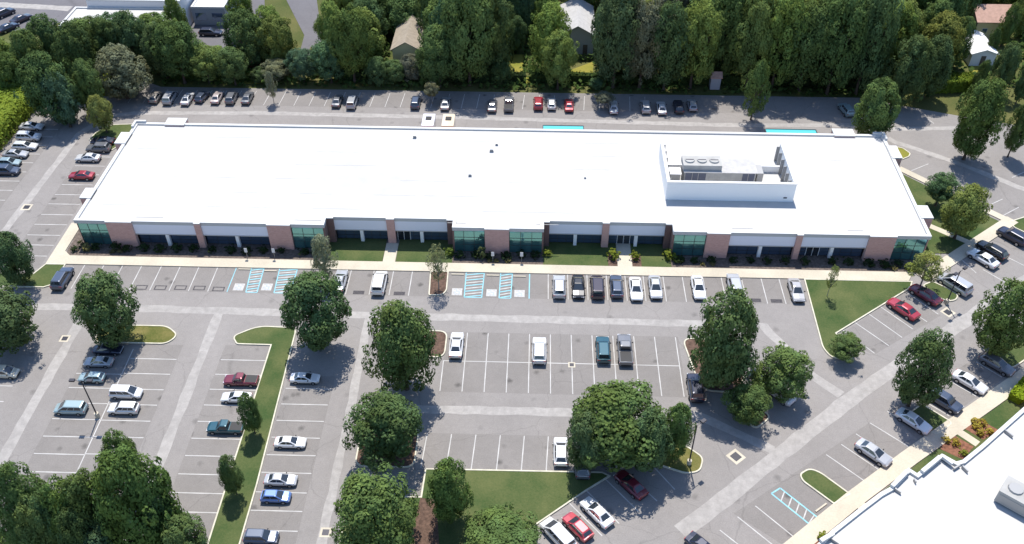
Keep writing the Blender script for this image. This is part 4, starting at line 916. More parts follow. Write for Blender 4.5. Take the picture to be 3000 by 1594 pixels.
# ------------------------------------------------------------------ trees
def crown_mesh(seed, shape, nclump, nleaf, leaf, core=True):
    r = np.random.default_rng(seed)
    def surf(z):
        if shape == 'egg':
            zz = -0.25
            return np.where(z > zz, np.sqrt(np.clip(1 - ((z - zz) / (1 - zz)) ** 1.55, 0, 1)), np.sqrt(np.clip(1 - ((z - zz) / (1 + zz)) ** 2, 0, 1)))
        if shape == 'dome':
            zz = -0.15
            return np.where(z > zz, np.sqrt(np.clip(1 - ((z - zz) / (1 - zz)) ** 2, 0, 1)), np.sqrt(np.clip(1 - (np.abs((z - zz) / (1 + zz))) ** 3, 0, 1)))
        if shape == 'column': return np.where(z > .15, np.sqrt(np.clip(1 - (np.abs(z - .15) / .85) ** 2.6, 0, 1)), .82 + .18 * np.clip((z + 1) / 1.15, 0, 1))
        return np.sqrt(np.clip(1 - z * z, 0, 1))
    cl = []
    k = 0; drop = 0.13 if shape != 'round' or nclump > 40 else 0
    ph = r.uniform(0, 6.28, 4); am = r.uniform(.05, .17, 4)
    while len(cl) < nclump:
        # even cover of the surface by golden angle, jittered
        z = 1 - 2 * ((k + .5) / nclump); k += 1
        if k > nclump: z = r.uniform(-1, 1)
        a = 2.39996 * k + r.uniform(-.5, .5); z = np.clip(z + r.uniform(-.12, .12), -.96, .96)
        if r.random() < drop and k <= nclump: continue
        cr = r.uniform(.12, .34)
        lob = 1 + sum(am[i] * math.sin((i + 1.5) * a + ph[i] + 2 * z) for i in range(4))
        rad = float(surf(np.array(z))) * lob * r.uniform(.76, 1.08)
        s = max(0.0, 1 - cr * .9)
        cl.append((rad * math.cos(a) * s, rad * math.sin(a) * s, z * s, cr))
    for _ in range(nclump // 4):
        a = r.uniform(0, 6.28); q = r.uniform(0, .55); cl.append((q * math.cos(a), q * math.sin(a), r.uniform(-.6, .6), .3))
    cl = np.array(cl); per = max(8, nleaf // len(cl)); P, N = [], []
    for cx_, cy_, cz_, cr in cl:
        n = int(per * (cr / .25) ** 2)
        dd = r.normal(size=(n, 3)); dd /= np.linalg.norm(dd, axis=1)[:, None]
        o = np.array([cx_, cy_, cz_]); ol_ = np.linalg.norm(o) + 1e-6
        flip = (dd @ (o / ol_)) < -0.35; dd[flip] *= -1
        P.append(o + dd * cr * r.uniform(.72, 1.04, (n, 1)) * np.array([1, 1, .85])); N.append(dd + np.array([0, 0, .25]) + .35 * o / ol_)
    P = np.concatenate(P); N = np.concatenate(N); n = len(P)
    P = P / np.array([np.percentile(np.hypot(P[:, 0], P[:, 1]), 98.5)] * 2 + [np.percentile(np.abs(P[:, 2]), 99.3)])
    N = N / np.linalg.norm(N, axis=1)[:, None] + r.normal(scale=.28, size=(n, 3)); N /= np.linalg.norm(N, axis=1)[:, None]
    T = np.cross(N, r.normal(size=(n, 3))); T /= np.linalg.norm(T, axis=1)[:, None]; Bq = np.cross(N, T)
    sz = leaf * r.uniform(.6, 1.35, (n, 1)); asp = r.uniform(.55, .9, (n, 1))
    V = np.stack([P - T * sz - Bq * sz * asp * .35, P - Bq * sz * asp * .9 , P + T * sz + Bq * sz * asp * .25, P + Bq * sz * asp], 1).reshape(-1, 3)
    me = bpy.data.meshes.new('crown'); me.vertices.add(len(V)); me.vertices.foreach_set('co', V.astype(np.float32).ravel())
    me.loops.add(4 * n); me.loops.foreach_set('vertex_index', np.arange(4 * n, dtype=np.int32))
    me.polygons.add(n); me.polygons.foreach_set('loop_start', np.arange(0, 4 * n, 4, dtype=np.int32))
    me.update(calc_edges=True); me.materials.append(M['leaf'])
    return me
def trunk_mesh(seed, m, bare=False):
    r = random.Random(seed); bm = bmesh.new(); rt = .055 if not bare else .05
    tube(bm, (0, 0, -.01), (0, 0, .08), rt * 1.5, rt, 8); tube(bm, (0, 0, .078), (.02, .01, .55), rt, rt * .7, 8); tube(bm, (.02, .01, .545), (-.01, .02, .98), rt * .7, rt * .2, 7)
    for k in range(9 if bare else 6):
        a = 6.28 * k / (9 if bare else 6) + r.uniform(-.3, .3); z = r.uniform(.32, .62); q = r.uniform(.4, .7)
        p1 = (q * .5 * math.cos(a), q * .5 * math.sin(a), z + .16); p2 = (q * math.cos(a + .2), q * math.sin(a + .2), z + r.uniform(.28, .38))
        tube(bm, (.01, .01, z), p1, rt * .5, rt * .32, 5); tube(bm, p1, p2, rt * .32, rt * .1, 5)
        tube(bm, p1, (p2[0] * .9 + .12 * math.sin(a), p2[1] * .9 - .12 * math.cos(a), p2[2] - .05), rt * .25, rt * .08, 5)
    return to_mesh(bm, 'trunk', m)
CROWN = dict(round=[crown_mesh(s, 'round', 84, 15000, .036) for s in (1, 2, 3)], egg=[crown_mesh(s, 'egg', 84, 15000, .036) for s in (11, 12, 13)],
             dome=[crown_mesh(s, 'dome', 90, 15000, .036) for s in (21, 22, 23)], column=[crown_mesh(s, 'column', 100, 15000, .036) for s in (71, 72, 73, 74)], thin=[crown_mesh(s, 'egg', 40, 2200, .046) for s in (31, 32)],
             loose=[crown_mesh(s, 'dome', 60, 5000, .042) for s in (41, 42)], shrub=[crown_mesh(s, 'round', 26, 900, .11) for s in (51, 52)])
TRUNK = [trunk_mesh(61, M['bark']), trunk_mesh(62, M['bark'])]; PALE_TRUNK = [trunk_mesh(63, M['pale_bark'], True)]
TONE = {0: (.090, .142, .054), 1: (.108, .166, .054), 2: (.158, .222, .060), 3: (.150, .165, .108), 4: (.22, .24, .13), 5: (.165, .200, .056), 6: (.082, .144, .074), 7: (.084, .132, .058)}
def tree(x, y, r, rz, zc, shape, tone, label, group=None, name='broadleaf_tree', pale=False):
    o = thing(name, label, 'tree', (x, y, 0), rnd.uniform(0, 6.28), group)
    k = rnd.uniform(.85, 1.15); c = TONE[tone]
    link('crown', rnd.choice(CROWN[shape]), o, (0, 0, zc), None, (r, r, rz), (c[0] * k * rnd.uniform(.95, 1.06), c[1] * k, c[2] * k * rnd.uniform(.9, 1.2)))
    link('trunk', rnd.choice(PALE_TRUNK if pale else TRUNK), o, (0, 0, 0), None, (r, r, zc + rz * .45))
    return o
TREES = [
 (-54.31, 81.83, 4.02, 5.13, 6.03, 'round', 0, 'big round dark tree on the dry grass island of the side bays', None, False),
 (-71.56, 92.37, 2.93, 4.04, 4.94, 'round', 0, 'round dark tree by the corner lawn beside the side pavement stalls', None, False),
 (-67.51, 80.67, 4.74, 4.16, 5.06, 'dome', 0, 'broad dark tree at the picture edge below the corner lawn', None, False),
 (-27.26, 81.62, 4.53, 5.59, 6.49, 'round', 0, 'big round dark tree at the head of the grass median', None, False),
 (-15.37, 74.74, 4.46, 6.66, 7.66, 'egg', 1, 'tall egg shaped green tree on the mulched island by the double row', None, False),
 (-16.28, 64.46, 4.57, 4.38, 5.28, 'egg', 0, 'big round tree halfway down the aisle, between two others of its line', None, False),
 (-15.61, 52.34, 4.81, 5.08, 5.98, 'dome', 1, 'large tree lowest in the line beside the lower lawn', None, False),
 (-8.27, 56.2, 2.55, 4.53, 5.43, 'egg', 1, 'smaller tree over the bare soil beside the lower lawn', None, False),
 (-2.5, 52.15, 4.21, 1.9, 2.7, 'dome', 0, 'bushy glossy tree at the lower end of the lower lawn', None, False),
 (9.81, 65.22, 5.81, 4.8, 5.8, 'egg', 0, 'widest dark tree at the end of the short lower row', None, False),
 (6.4, 63.42, 2.6, 4.17, 4.77, 'round', 0, 'shoulder of foliage tree against the widest dark tree, toward the white hatchback', None, False),
 (13.28, 63.76, 3.05, 4.47, 5.07, 'dome', 0, 'round tree wedged between the widest dark tree and the smaller joined one', None, False),
 (16.55, 64.81, 1.97, 4.26, 5.16, 'round', 1, 'smaller tree joined to the side of the widest dark tree', None, False),
 (23.09, 76.35, 4.38, 7.39, 8.39, 'egg', 0, 'tall dark tree at the end of the double row, in front of the front stalls', None, False),
 (30.58, 75.11, 3.7, 3.34, 4.24, 'dome', 1, 'glossy spreading tree over the white suv on the centre island', None, False),
 (25.71, 70.84, 2.83, 2.38, 3.28, 'round', 1, 'small leafy tree at the tip of the centre island', None, False),
 (40.24, 81.62, 2.33, 1.36, 2.36, 'dome', 0, 'small round tree at the point of the triangular lawn', None, False),
 (46.32, 73.86, 3.18, 5.79, 6.79, 'round', 0, 'dark egg shaped tree in the diagonal row', None, False),
 (59.44, 83.01, 3.59, 5.59, 6.59, 'round', 1, 'broad tree at the picture edge beside the upper diagonal row', None, False),
 (62.59, 114.71, 2.56, 2.16, 3.76, 'round', 6, 'smaller tree by the side wall, behind the flat topped one', None, False),
 (62.83, 106.7, 3.52, 3.98, 5.58, 'dome', 5, 'flat topped yellow green tree on the side lawn', None, False),
 (54.19, 95.36, 2.62, 2.01, 4.21, 'loose', 5, 'thin leaved tree with bare grey limbs at the tip of the diagonal pavement', None, True),
 (-43.98, 58.85, 1.97, 4.33, 5.83, 'egg', 1, 'slender topped tree rising from the lower corner thicket', None, False),
 (-39.53, 51.72, 4.1, 7.55, 8.35, 'dome', 1, 'broad tree in the middle of the lower corner thicket', None, False),
 (-51.03, 51.79, 2.88, 6.33, 7.13, 'egg', 1, 'rounded green tree at the outer side of the lower corner thicket', None, False),
 (-46.08, 50.9, 2.59, 5.7, 6.5, 'round', 1, 'rounded tree between the outer one and the broad one in the corner thicket', None, False),
 (-35.02, 50.2, 2.56, 3.22, 4.02, 'round', 1, 'low leafy tree at the edge of the corner thicket by the end stall', None, False),
 (-51.26, 49.52, 2.83, 3.12, 3.92, 'round', 2, 'low bright tree in front of the outermost one in the corner thicket', None, False),
 (-49.0, 49.95, 2.3, 5.06, 5.56, 'round', 1, 'leafy tree low in the corner thicket between its two outermost trees', None, False),
 (-44.75, 49.3, 2.21, 4.86, 5.36, 'dome', 0, 'dark low tree at the foot of the corner thicket', None, False),
 (-47.77, 50.56, 2.33, 5.14, 5.74, 'dome', 0, 'dark tree filling the gap beside the outermost one in the corner thicket', None, False),
 (-43.98, 51.57, 2.74, 6.02, 6.62, 'round', 1, 'tall rounded tree under the slender topped one in the corner thicket', None, False),
 (-37.86, 52.08, 2.07, 4.55, 5.15, 'round', 0, 'dark tree on the inner side of the corner thicket, facing the end stalls', None, False),
 (-42.87, 49.17, 2.7, 3.34, 4.14, 'dome', 6, 'low blue green tree in front of the broad one in the corner thicket', None, False),
 (-32.6, 67.16, 1.38, 3.04, 3.94, 'egg', 0, 'small dark tree upper of two on the grass median', None, False),
 (-32.56, 58.58, 1.36, 2.98, 3.88, 'egg', 0, 'small dark tree lower of two on the grass median', None, False),
 (-28.95, 94.21, 1.94, 3.76, 4.76, 'loose', 4, 'pale greyish tree against the front pavement above the big round tree', None, True),
 (-13.08, 93.2, 1.51, 3.15, 5.15, 'thin', 4, 'sparse pale young tree on the narrow island by the front stalls', None, True),
 (40.91, 93.37, 0.89, 1.96, 3.76, 'thin', 5, 'slim light green sapling on the triangular lawn', None, True),
 (-74.27, 131.57, 2.26, 3.2, 4.2, 'egg', 5, 'bright green pointed tree at the rear corner of the office', None, False),
 (-98.19, 148.18, 3.07, 4.16, 4.76, 'dome', 2, 'upper sunlit tree of the bright bank, below the far lot', None, False),
 (56.62, 132.15, 3.87, 5.36, 6.56, 'round', 1, 'bushy green tree at the rear corner behind the office', None, False),
 (71.43, 127.89, 3.93, 6.76, 7.96, 'round', 1, 'large leafy tree at the far side of the rear yard', None, False),
 (79.04, 128.84, 2.07, 4.43, 5.93, 'round', 1, 'leafy tree at the picture edge beyond the rear yard', None, False),
 (-47.61, 142.39, 1.18, 2.59, 3.79, 'loose', 4, 'slim pale tree in the rear row by the grey sedan', None, True),
 (-18.84, 143.11, 1.5, 1.32, 2.92, 'round', 3, 'small rounded greyish tree between two cars of the rear row', None, True),
 (12.2, 142.08, 1.84, 0.83, 2.43, 'round', 3, 'small flat greyish tree over the white sedan of the rear row', None, True),
 (38.03, 139.21, 2.38, 5.24, 6.44, 'loose', 1, 'tall loose green tree standing forward in the rear row past the four cars', None, False),
 (-91.93, 153.64, 4.25, 5.06, 5.86, 'egg', 0, 'dark green tree in the wood by the far lot of dark cars', 'trees in the wood behind the rear row', False),
 (-92.62, 146.74, 3.35, 5.27, 6.07, 'dome', 1, 'mid green tree in the wood by the bright hedge by the west stalls', 'trees in the wood behind the rear row', False),
 (-83.72, 147.1, 3.86, 6.0, 6.8, 'egg', 0, 'dark green tree in the wood by the white warehouse', 'trees in the wood behind the rear row', False),
 (-94.82, 143.22, 3.06, 3.98, 4.78, 'egg', 1, 'slim mid green tree in the wood by the bright hedge by the west stalls', 'trees in the wood behind the rear row', False),
 (-83.7, 135.02, 4.99, 6.1, 6.9, 'dome', 0, 'tall dark green tree in the wood by the bright hedge by the west stalls', 'trees in the wood behind the rear row', False),
 (-81.35, 133.28, 2.82, 4.93, 5.73, 'round', 6, 'slim blue green tree in the wood by the rear entry hedge', 'trees in the wood behind the rear row', False),
 (-80.39, 152.13, 3.58, 5.19, 5.99, 'dome', 0, 'dark green tree between the white warehouse and the rear entry hedge', 'trees in the wood behind the rear row', False),
 (-76.05, 153.86, 3.86, 5.46, 6.26, 'dome', 0, 'dark green tree between the white warehouse and the service yard', 'trees in the wood behind the rear row', False),
 (-69.95, 150.95, 3.53, 5.04, 5.84, 'egg', 0, 'dark green tree in the wood by the service yard', 'trees in the wood behind the rear row', False),
 (-74.7, 143.25, 5.15, 4.7, 5.5, 'egg', 3, 'broad greyish tree in the wood by the rear entry hedge', 'trees in the wood behind the rear row', False),
 (-78.1, 137.34, 2.95, 4.97, 5.77, 'dome', 0, 'slim dark green tree in the wood by the rear entry hedge', 'trees in the wood behind the rear row', False),
 (-71.18, 164.19, 2.2, 4.84, 5.64, 'egg', 2, 'slim bright green tree in the wood by the service yard', 'trees in the wood behind the rear row', False),
 (-59.5, 168.89, 2.99, 4.5, 5.3, 'egg', 2, 'slim bright green tree in the wood by the grey fronted workshop', 'trees in the wood behind the rear row', False),
 (-52.72, 162.58, 3.35, 4.08, 4.88, 'round', 2, 'bright green tree in the wood by the grey fronted workshop', 'trees in the wood behind the rear row', False),
 (-39.84, 161.03, 3.12, 5.01, 5.81, 'round', 2, 'slim bright green tree in the wood by the side street', 'trees in the wood behind the rear row', False),
 (-33.07, 158.5, 4.1, 4.93, 5.73, 'egg', 2, 'bright green tree in the wood by the long cream house', 'trees in the wood behind the rear row', False),
 (-37.21, 173.92, 4.41, 3.78, 4.58, 'round', 1, 'mid green tree in the wood by the side street', 'trees in the wood behind the rear row', False),
 (-13.58, 167.45, 4.33, 4.59, 5.39, 'egg', 2, 'bright green tree between the long cream house and the sunny back garden', 'trees in the wood behind the rear row', False),
 (-7.93, 163.86, 3.26, 4.24, 5.04, 'egg', 1, 'mid green tree in the wood by the sunny back garden', 'trees in the wood behind the rear row', False),
 (1.51, 169.31, 3.56, 4.34, 5.14, 'egg', 1, 'mid green tree in the wood by the pale gabled roof', 'trees in the wood behind the rear row', False),
 (-4.02, 162.91, 2.32, 3.4, 4.2, 'egg', 0, 'slim dark green tree in the wood by the sunny back garden', 'trees in the wood behind the rear row', False),
 (14.64, 166.5, 3.89, 4.21, 5.01, 'dome', 1, 'mid green tree between the pale gabled roof and the sunny back garden', 'trees in the wood behind the rear row', False),
 (18.34, 163.5, 4.22, 4.07, 4.87, 'egg', 5, 'yellow green tree in the wood by the pale gabled roof', 'trees in the wood behind the rear row', False),
 (23.6, 170.48, 4.34, 3.7, 4.5, 'egg', 5, 'yellow green tree between the pale gabled roof and the tiny pink hut', 'trees in the wood behind the rear row', False),
 (26.21, 158.63, 3.7, 4.55, 5.35, 'round', 3, 'greyish tree in the wood by the tiny pink hut', 'trees in the wood behind the rear row', False),
 (31.97, 168.78, 4.23, 4.62, 5.42, 'round', 1, 'mid green tree in the wood by the tiny pink hut', 'trees in the wood behind the rear row', False),
 (36.49, 162.28, 4.08, 4.52, 5.32, 'egg', 2, 'bright green tree in the wood by the tiny pink hut', 'trees in the wood behind the rear row', False),
 (41.89, 167.36, 4.14, 4.61, 5.41, 'egg', 1, 'mid green tree between the tiny pink hut and the forward standing loose tree', 'trees in the wood behind the rear row', False),
 (46.77, 164.38, 4.44, 4.47, 5.27, 'egg', 1, 'mid green tree nearer the tiny pink hut than the pale aqua suv', 'trees in the wood behind the rear row', False),
 (52.73, 167.74, 4.42, 4.99, 5.79, 'round', 2, 'bright green tree in the wood by the forward standing loose tree', 'trees in the wood behind the rear row', False),
 (57.85, 163.13, 4.67, 4.83, 5.63, 'egg', 1, 'broad mid green tree in the wood by the forward standing loose tree', 'trees in the wood behind the rear row', False),
 (63.63, 163.05, 4.53, 5.75, 6.55, 'egg', 2, 'bright green tree in the wood by the white shed', 'trees in the wood behind the rear row', False),
 (69.23, 161.58, 4.41, 5.74, 6.54, 'egg', 2, 'bright green tree between the white shed and the clipped bright hedge', 'trees in the wood behind the rear row', False),
 (65.49, 144.65, 4.1, 6.4, 7.2, 'dome', 0, 'tall dark green tree in the wood by the clipped bright hedge', 'trees in the wood behind the rear row', False),
 (75.75, 163.05, 3.61, 5.53, 6.33, 'dome', 1, 'mid green tree in the wood by the white shed', 'trees in the wood behind the rear row', False),
 (70.98, 148.09, 3.39, 5.62, 6.42, 'dome', 0, 'dark green tree in the wood by the clipped bright hedge', 'trees in the wood behind the rear row', False),
 (79.94, 159.17, 2.21, 4.86, 5.66, 'dome', 1, 'slim mid green tree in the wood by the white shed', 'trees in the wood behind the rear row', False),
 (92.67, 168.61, 1.86, 4.09, 4.89, 'dome', 1, 'slim mid green tree between the white shed and the clipped bright hedge', 'trees in the wood behind the rear row', False),
 (84.27, 148.98, 2.27, 4.81, 5.61, 'round', 0, 'slim dark green tree in the wood by the white shed', 'trees in the wood behind the rear row', False),
 (87.0, 146.16, 1.67, 3.67, 4.47, 'dome', 0, 'slim dark green tree in the wood by the clipped bright hedge', 'trees in the wood behind the rear row', False),
 (80.22, 148.07, 1.53, 3.36, 4.16, 'dome', 0, 'slim dark green tree between the clipped bright hedge and the white shed', 'trees in the wood behind the rear row', False),
 (88.05, 163.16, 1.27, 2.8, 3.6, 'dome', 0, 'low dark green tree in the wood by the white shed', 'trees in the wood behind the rear row', False),
 (-66.0, 149.15, 4.45, 4.69, 7.29, 'column', 0, 'medium dark green tree fronting the wood by the start', 'trees in the wood behind the rear row', False),
 (-61.23, 149.11, 3.34, 2.85, 4.46, 'column', 2, 'low bright green tree fronting the wood by the start', 'trees in the wood behind the rear row', False),
 (-56.29, 148.71, 3.23, 2.84, 4.45, 'column', 0, 'low dark green tree fronting the wood by the red car', 'trees in the wood behind the rear row', False),
 (-51.88, 150.12, 1.92, 1.28, 1.53, 'column', 7, 'low deep green tree fronting the wood by the red car', 'trees in the wood behind the rear row', False),
 (-48.63, 150.36, 2.85, 1.63, 2.57, 'column', 3, 'low greyish tree fronting the wood by the red car', 'trees in the wood behind the rear row', False),
 (-43.66, 150.27, 2.98, 2.65, 3.9, 'column', 6, 'low blue green tree fronting the wood by the red car', 'trees in the wood behind the rear row', False),
 (-38.48, 150.1, 3.47, 3.35, 4.96, 'column', 6, 'low blue green tree fronting the wood by the silver minivan', 'trees in the wood behind the rear row', False),
 (-34.12, 150.4, 4.26, 6.1, 8.7, 'column', 1, 'tall mid green tree fronting the wood by the long cream house', 'trees in the wood behind the rear row', False),
 (-29.56, 149.61, 2.4, 2.53, 2.93, 'column', 7, 'medium deep green tree fronting the wood by the silver minivan', 'trees in the wood behind the rear row', False),
 (-26.52, 150.26, 2.4, 2.08, 2.48, 'column', 0, 'medium dark green tree fronting the wood by the slate blue suv', 'trees in the wood behind the rear row', False),
 (-23.27, 151.0, 2.4, 2.54, 2.94, 'column', 3, 'medium greyish tree fronting the wood by the slate blue suv', 'trees in the wood behind the rear row', False),
 (-20.8, 150.92, 2.4, 2.49, 2.89, 'column', 7, 'medium deep green tree fronting the wood by the slate blue suv', 'trees in the wood behind the rear row', False),
 (-18.0, 149.22, 4.16, 5.12, 6.73, 'column', 0, 'low dark green tree fronting the wood by the long cream house', 'trees in the wood behind the rear row', False),
 (-12.44, 150.07, 5.15, 8.61, 11.21, 'column', 0, 'tall dark green tree fronting the wood by the sunny back garden', 'trees in the wood behind the rear row', False),
 (-6.48, 150.55, 2.4, 1.99, 2.39, 'column', 7, 'medium deep green tree fronting the wood by the sunny back garden', 'trees in the wood behind the rear row', False),
 (3.95, 148.92, 3.38, 4.92, 6.53, 'column', 2, 'low bright green tree fronting the wood by the sunny back garden', 'trees in the wood behind the rear row', False),
 (11.16, 149.31, 1.56, 0.97, 1.12, 'column', 6, 'low blue green tree fronting the wood by the two red cars', 'trees in the wood behind the rear row', False),
 (14.26, 149.93, 4.7, 8.41, 11.01, 'column', 7, 'tall deep green tree fronting the wood by the pale gabled roof', 'trees in the wood behind the rear row', False),
 (19.18, 150.05, 4.33, 7.29, 9.89, 'column', 3, 'tall greyish tree fronting the wood by the tiny pink hut', 'trees in the wood behind the rear row', False),
 (23.59, 149.05, 4.17, 7.23, 9.83, 'column', 0, 'tall dark green tree fronting the wood by the tiny pink hut', 'trees in the wood behind the rear row', False),
 (28.59, 149.95, 4.59, 7.22, 9.82, 'column', 2, 'tall bright green tree fronting the wood by the tiny pink hut', 'trees in the wood behind the rear row', False),
 (39.03, 150.49, 4.22, 7.94, 10.54, 'column', 2, 'bright green edge tree between the tiny pink hut and the forward standing loose tree', 'trees in the wood behind the rear row', False),
 (43.64, 150.09, 4.62, 8.21, 10.81, 'column', 2, 'tall bright green tree fronting the wood by the forward standing loose tree', 'trees in the wood behind the rear row', False),
 (48.55, 149.68, 4.78, 7.31, 9.91, 'column', 0, 'tall dark green tree fronting the wood by the forward standing loose tree', 'trees in the wood behind the rear row', False),
 (53.54, 148.7, 4.92, 8.65, 11.25, 'column', 1, 'tall mid green tree fronting the wood by the pale aqua suv', 'trees in the wood behind the rear row', False),
 (58.83, 148.77, 4.58, 9.3, 11.9, 'column', 0, 'tall dark green tree fronting the wood by the pale aqua suv', 'trees in the wood behind the rear row', False),
 (17.03, 174.79, 3.63, 6.67, 7.17, 'column', 1, 'mid green understorey tree in the wood by the pale gabled roof', 'trees in the wood behind the rear row', False),
 (101.91, 181.25, 4.18, 8.42, 8.92, 'dome', 2, 'bright green understorey tree in the wood by the white shed', 'trees in the wood behind the rear row', False),
 (43.18, 157.16, 4.98, 8.04, 8.54, 'column', 1, 'mid green understorey tree in the wood by the tiny pink hut', 'trees in the wood behind the rear row', False),
 (-1.48, 177.35, 5.08, 7.96, 8.46, 'round', 6, 'blue green understorey tree in the wood by the pale gabled roof', 'trees in the wood behind the rear row', False),
 (-55.22, 155.71, 4.44, 5.33, 5.83, 'column', 0, 'dark green understorey tree in the wood by the red car on the pale drive', 'trees in the wood behind the rear row', False),
 (39.9, 174.11, 5.06, 8.6, 9.1, 'dome', 3, 'greyish understorey tree in the wood by the tiny pink hut', 'trees in the wood behind the rear row', False),
 (25.65, 177.07, 5.16, 6.7, 7.2, 'column', 1, 'mid green understorey tree between the pale gabled roof and the tiny pink hut', 'trees in the wood behind the rear row', False),
 (79.96, 186.27, 3.95, 6.97, 7.47, 'round', 2, 'bright green understorey tree between the white shed and the clipped bright hedge', 'trees in the wood behind the rear row', False),
 (84.62, 173.94, 3.5, 8.26, 8.76, 'column', 0, 'dark green understorey tree in the wood by the white shed', 'trees in the wood behind the rear row', False),
 (69.26, 170.13, 3.83, 6.66, 7.16, 'dome', 5, 'yellow green understorey tree in the wood by the white shed', 'trees in the wood behind the rear row', False),
 (45.92, 172.01, 3.63, 8.54, 9.04, 'column', 2, 'bright green understorey tree in the wood by the tiny pink hut', 'trees in the wood behind the rear row', False),
 (58.44, 178.33, 4.89, 6.81, 7.31, 'round', 2, 'bright green understorey tree in the wood by the forward standing loose tree', 'trees in the wood behind the rear row', False),
 (65.97, 157.2, 4.04, 6.77, 7.27, 'column', 2, 'bright green understorey tree between the white shed and the clipped bright hedge', 'trees in the wood behind the rear row', False),
 (-6.55, 179.29, 4.34, 6.2, 6.7, 'dome', 0, 'dark green understorey tree in the wood by the pale gabled roof', 'trees in the wood behind the rear row', False),
 (95.32, 184.73, 4.96, 7.76, 8.26, 'column', 5, 'yellow green understorey tree between the white shed and the clipped bright hedge', 'trees in the wood behind the rear row', False),
 (60.96, 184.7, 3.72, 7.01, 7.51, 'round', 2, 'bright green understorey tree between the white shed and the forward standing loose tree', 'trees in the wood behind the rear row', False),
 (59.06, 170.46, 4.71, 5.87, 6.37, 'column', 2, 'bright green understorey tree between the forward standing loose tree and the pale aqua suv', 'trees in the wood behind the rear row', False),
 (-39.82, 178.76, 4.09, 5.35, 5.85, 'dome', 2, 'bright green understorey tree in the wood by the side street', 'trees in the wood behind the rear row', False),
 (-28.21, 182.1, 3.45, 5.68, 6.18, 'column', 6, 'blue green understorey tree in the wood by the long cream house', 'trees in the wood behind the rear row', False),
 (-84.78, 154.45, 5.04, 4.79, 5.19, 'round', 1, 'mid green understorey tree in the wood by the white warehouse', 'trees in the wood behind the rear row', False),
 (41.27, 179.45, 3.58, 5.87, 6.37, 'column', 5, 'yellow green understorey tree in the wood by the tiny pink hut', 'trees in the wood behind the rear row', False),
 (74.94, 156.86, 4.86, 5.86, 6.36, 'dome', 5, 'yellow green understorey tree between the white shed and the clipped bright hedge', 'trees in the wood behind the rear row', False),
 (88.69, 182.71, 4.29, 8.79, 9.29, 'column', 2, 'bright green understorey tree between the white shed and the clipped bright hedge', 'trees in the wood behind the rear row', False),
 (20.47, 155.6, 4.62, 6.05, 6.55, 'round', 1, 'mid green understorey tree between the pale gabled roof and the tiny pink hut', 'trees in the wood behind the rear row', False),
 (68.49, 177.39, 4.77, 7.88, 8.38, 'column', 0, 'dark green understorey tree between the white shed and the clipped bright hedge', 'trees in the wood behind the rear row', False),
 (-17.72, 159.84, 4.57, 5.99, 6.49, 'dome', 2, 'bright green understorey tree in the wood by the long cream house', 'trees in the wood behind the rear row', False),
 (53.43, 177.29, 4.89, 7.09, 7.59, 'column', 5, 'yellow green understorey tree between the tiny pink hut and the forward standing loose tree', 'trees in the wood behind the rear row', False),
 (26.64, 164.23, 4.46, 7.33, 7.83, 'round', 3, 'greyish understorey tree between the tiny pink hut and the pale gabled roof', 'trees in the wood behind the rear row', False),
 (75.47, 172.88, 4.61, 8.0, 8.5, 'column', 1, 'mid green understorey tree in the wood by the white shed', 'trees in the wood behind the rear row', False),
 (56.13, 183.68, 4.75, 8.06, 8.56, 'dome', 2, 'bright green understorey tree between the tiny pink hut and the forward standing loose tree', 'trees in the wood behind the rear row', False),
 (14.27, 180.77, 3.58, 5.9, 6.4, 'column', 3, 'greyish understorey tree in the wood by the pale gabled roof', 'trees in the wood behind the rear row', False),
 (14.72, 155.93, 3.44, 7.34, 7.84, 'round', 0, 'dark green understorey tree between the pale gabled roof and the sunny back garden', 'trees in the wood behind the rear row', False),
 (-37.37, 184.49, 4.86, 5.99, 6.49, 'column', 0, 'dark green understorey tree in the wood by the side street', 'trees in the wood behind the rear row', False),
 (51.36, 182.43, 4.04, 6.66, 7.16, 'dome', 0, 'dark green understorey tree in the wood by the tiny pink hut', 'trees in the wood behind the rear row', False),
 (64.8, 180.89, 3.75, 7.4, 7.9, 'column', 5, 'yellow green understorey tree between the white shed and the forward standing loose tree', 'trees in the wood behind the rear row', False),
 (54.32, 159.36, 4.89, 8.02, 8.52, 'round', 5, 'yellow green understorey tree in the wood by the forward standing loose tree', 'trees in the wood behind the rear row', False),
 (51.67, 154.32, 3.52, 7.32, 7.82, 'column', 0, 'dark green understorey tree in the wood by the forward standing loose tree', 'trees in the wood behind the rear row', False),
 (46.6, 185.5, 4.8, 6.93, 7.43, 'dome', 5, 'yellow green understorey tree between the tiny pink hut and the forward standing loose tree', 'trees in the wood behind the rear row', False),
 (2.6, 154.05, 3.97, 6.87, 7.37, 'column', 2, 'bright green understorey tree in the wood by the sunny back garden', 'trees in the wood behind the rear row', False),
 (-32.75, 177.22, 3.59, 5.96, 6.46, 'round', 1, 'mid green understorey tree in the wood by the long cream house', 'trees in the wood behind the rear row', False),
 (103.73, 185.98, 4.98, 6.8, 7.3, 'column', 1, 'mid green understorey tree between the white shed and the clipped bright hedge', 'trees in the wood behind the rear row', False),
 (59.55, 155.73, 4.6, 7.35, 7.85, 'dome', 0, 'dark green understorey tree in the wood by the pale aqua suv', 'trees in the wood behind the rear row', False),
 (-38.09, 167.54, 3.51, 6.3, 6.8, 'column', 5, 'yellow green understorey tree in the wood by the side street', 'trees in the wood behind the rear row', False),
 (-27.07, 174.18, 4.45, 4.52, 5.02, 'round', 0, 'dark green understorey tree in the wood by the long cream house', 'trees in the wood behind the rear row', False),
 (79.55, 179.15, 4.15, 6.86, 7.36, 'column', 1, 'mid green understorey tree between the white shed and the clipped bright hedge', 'trees in the wood behind the rear row', False),
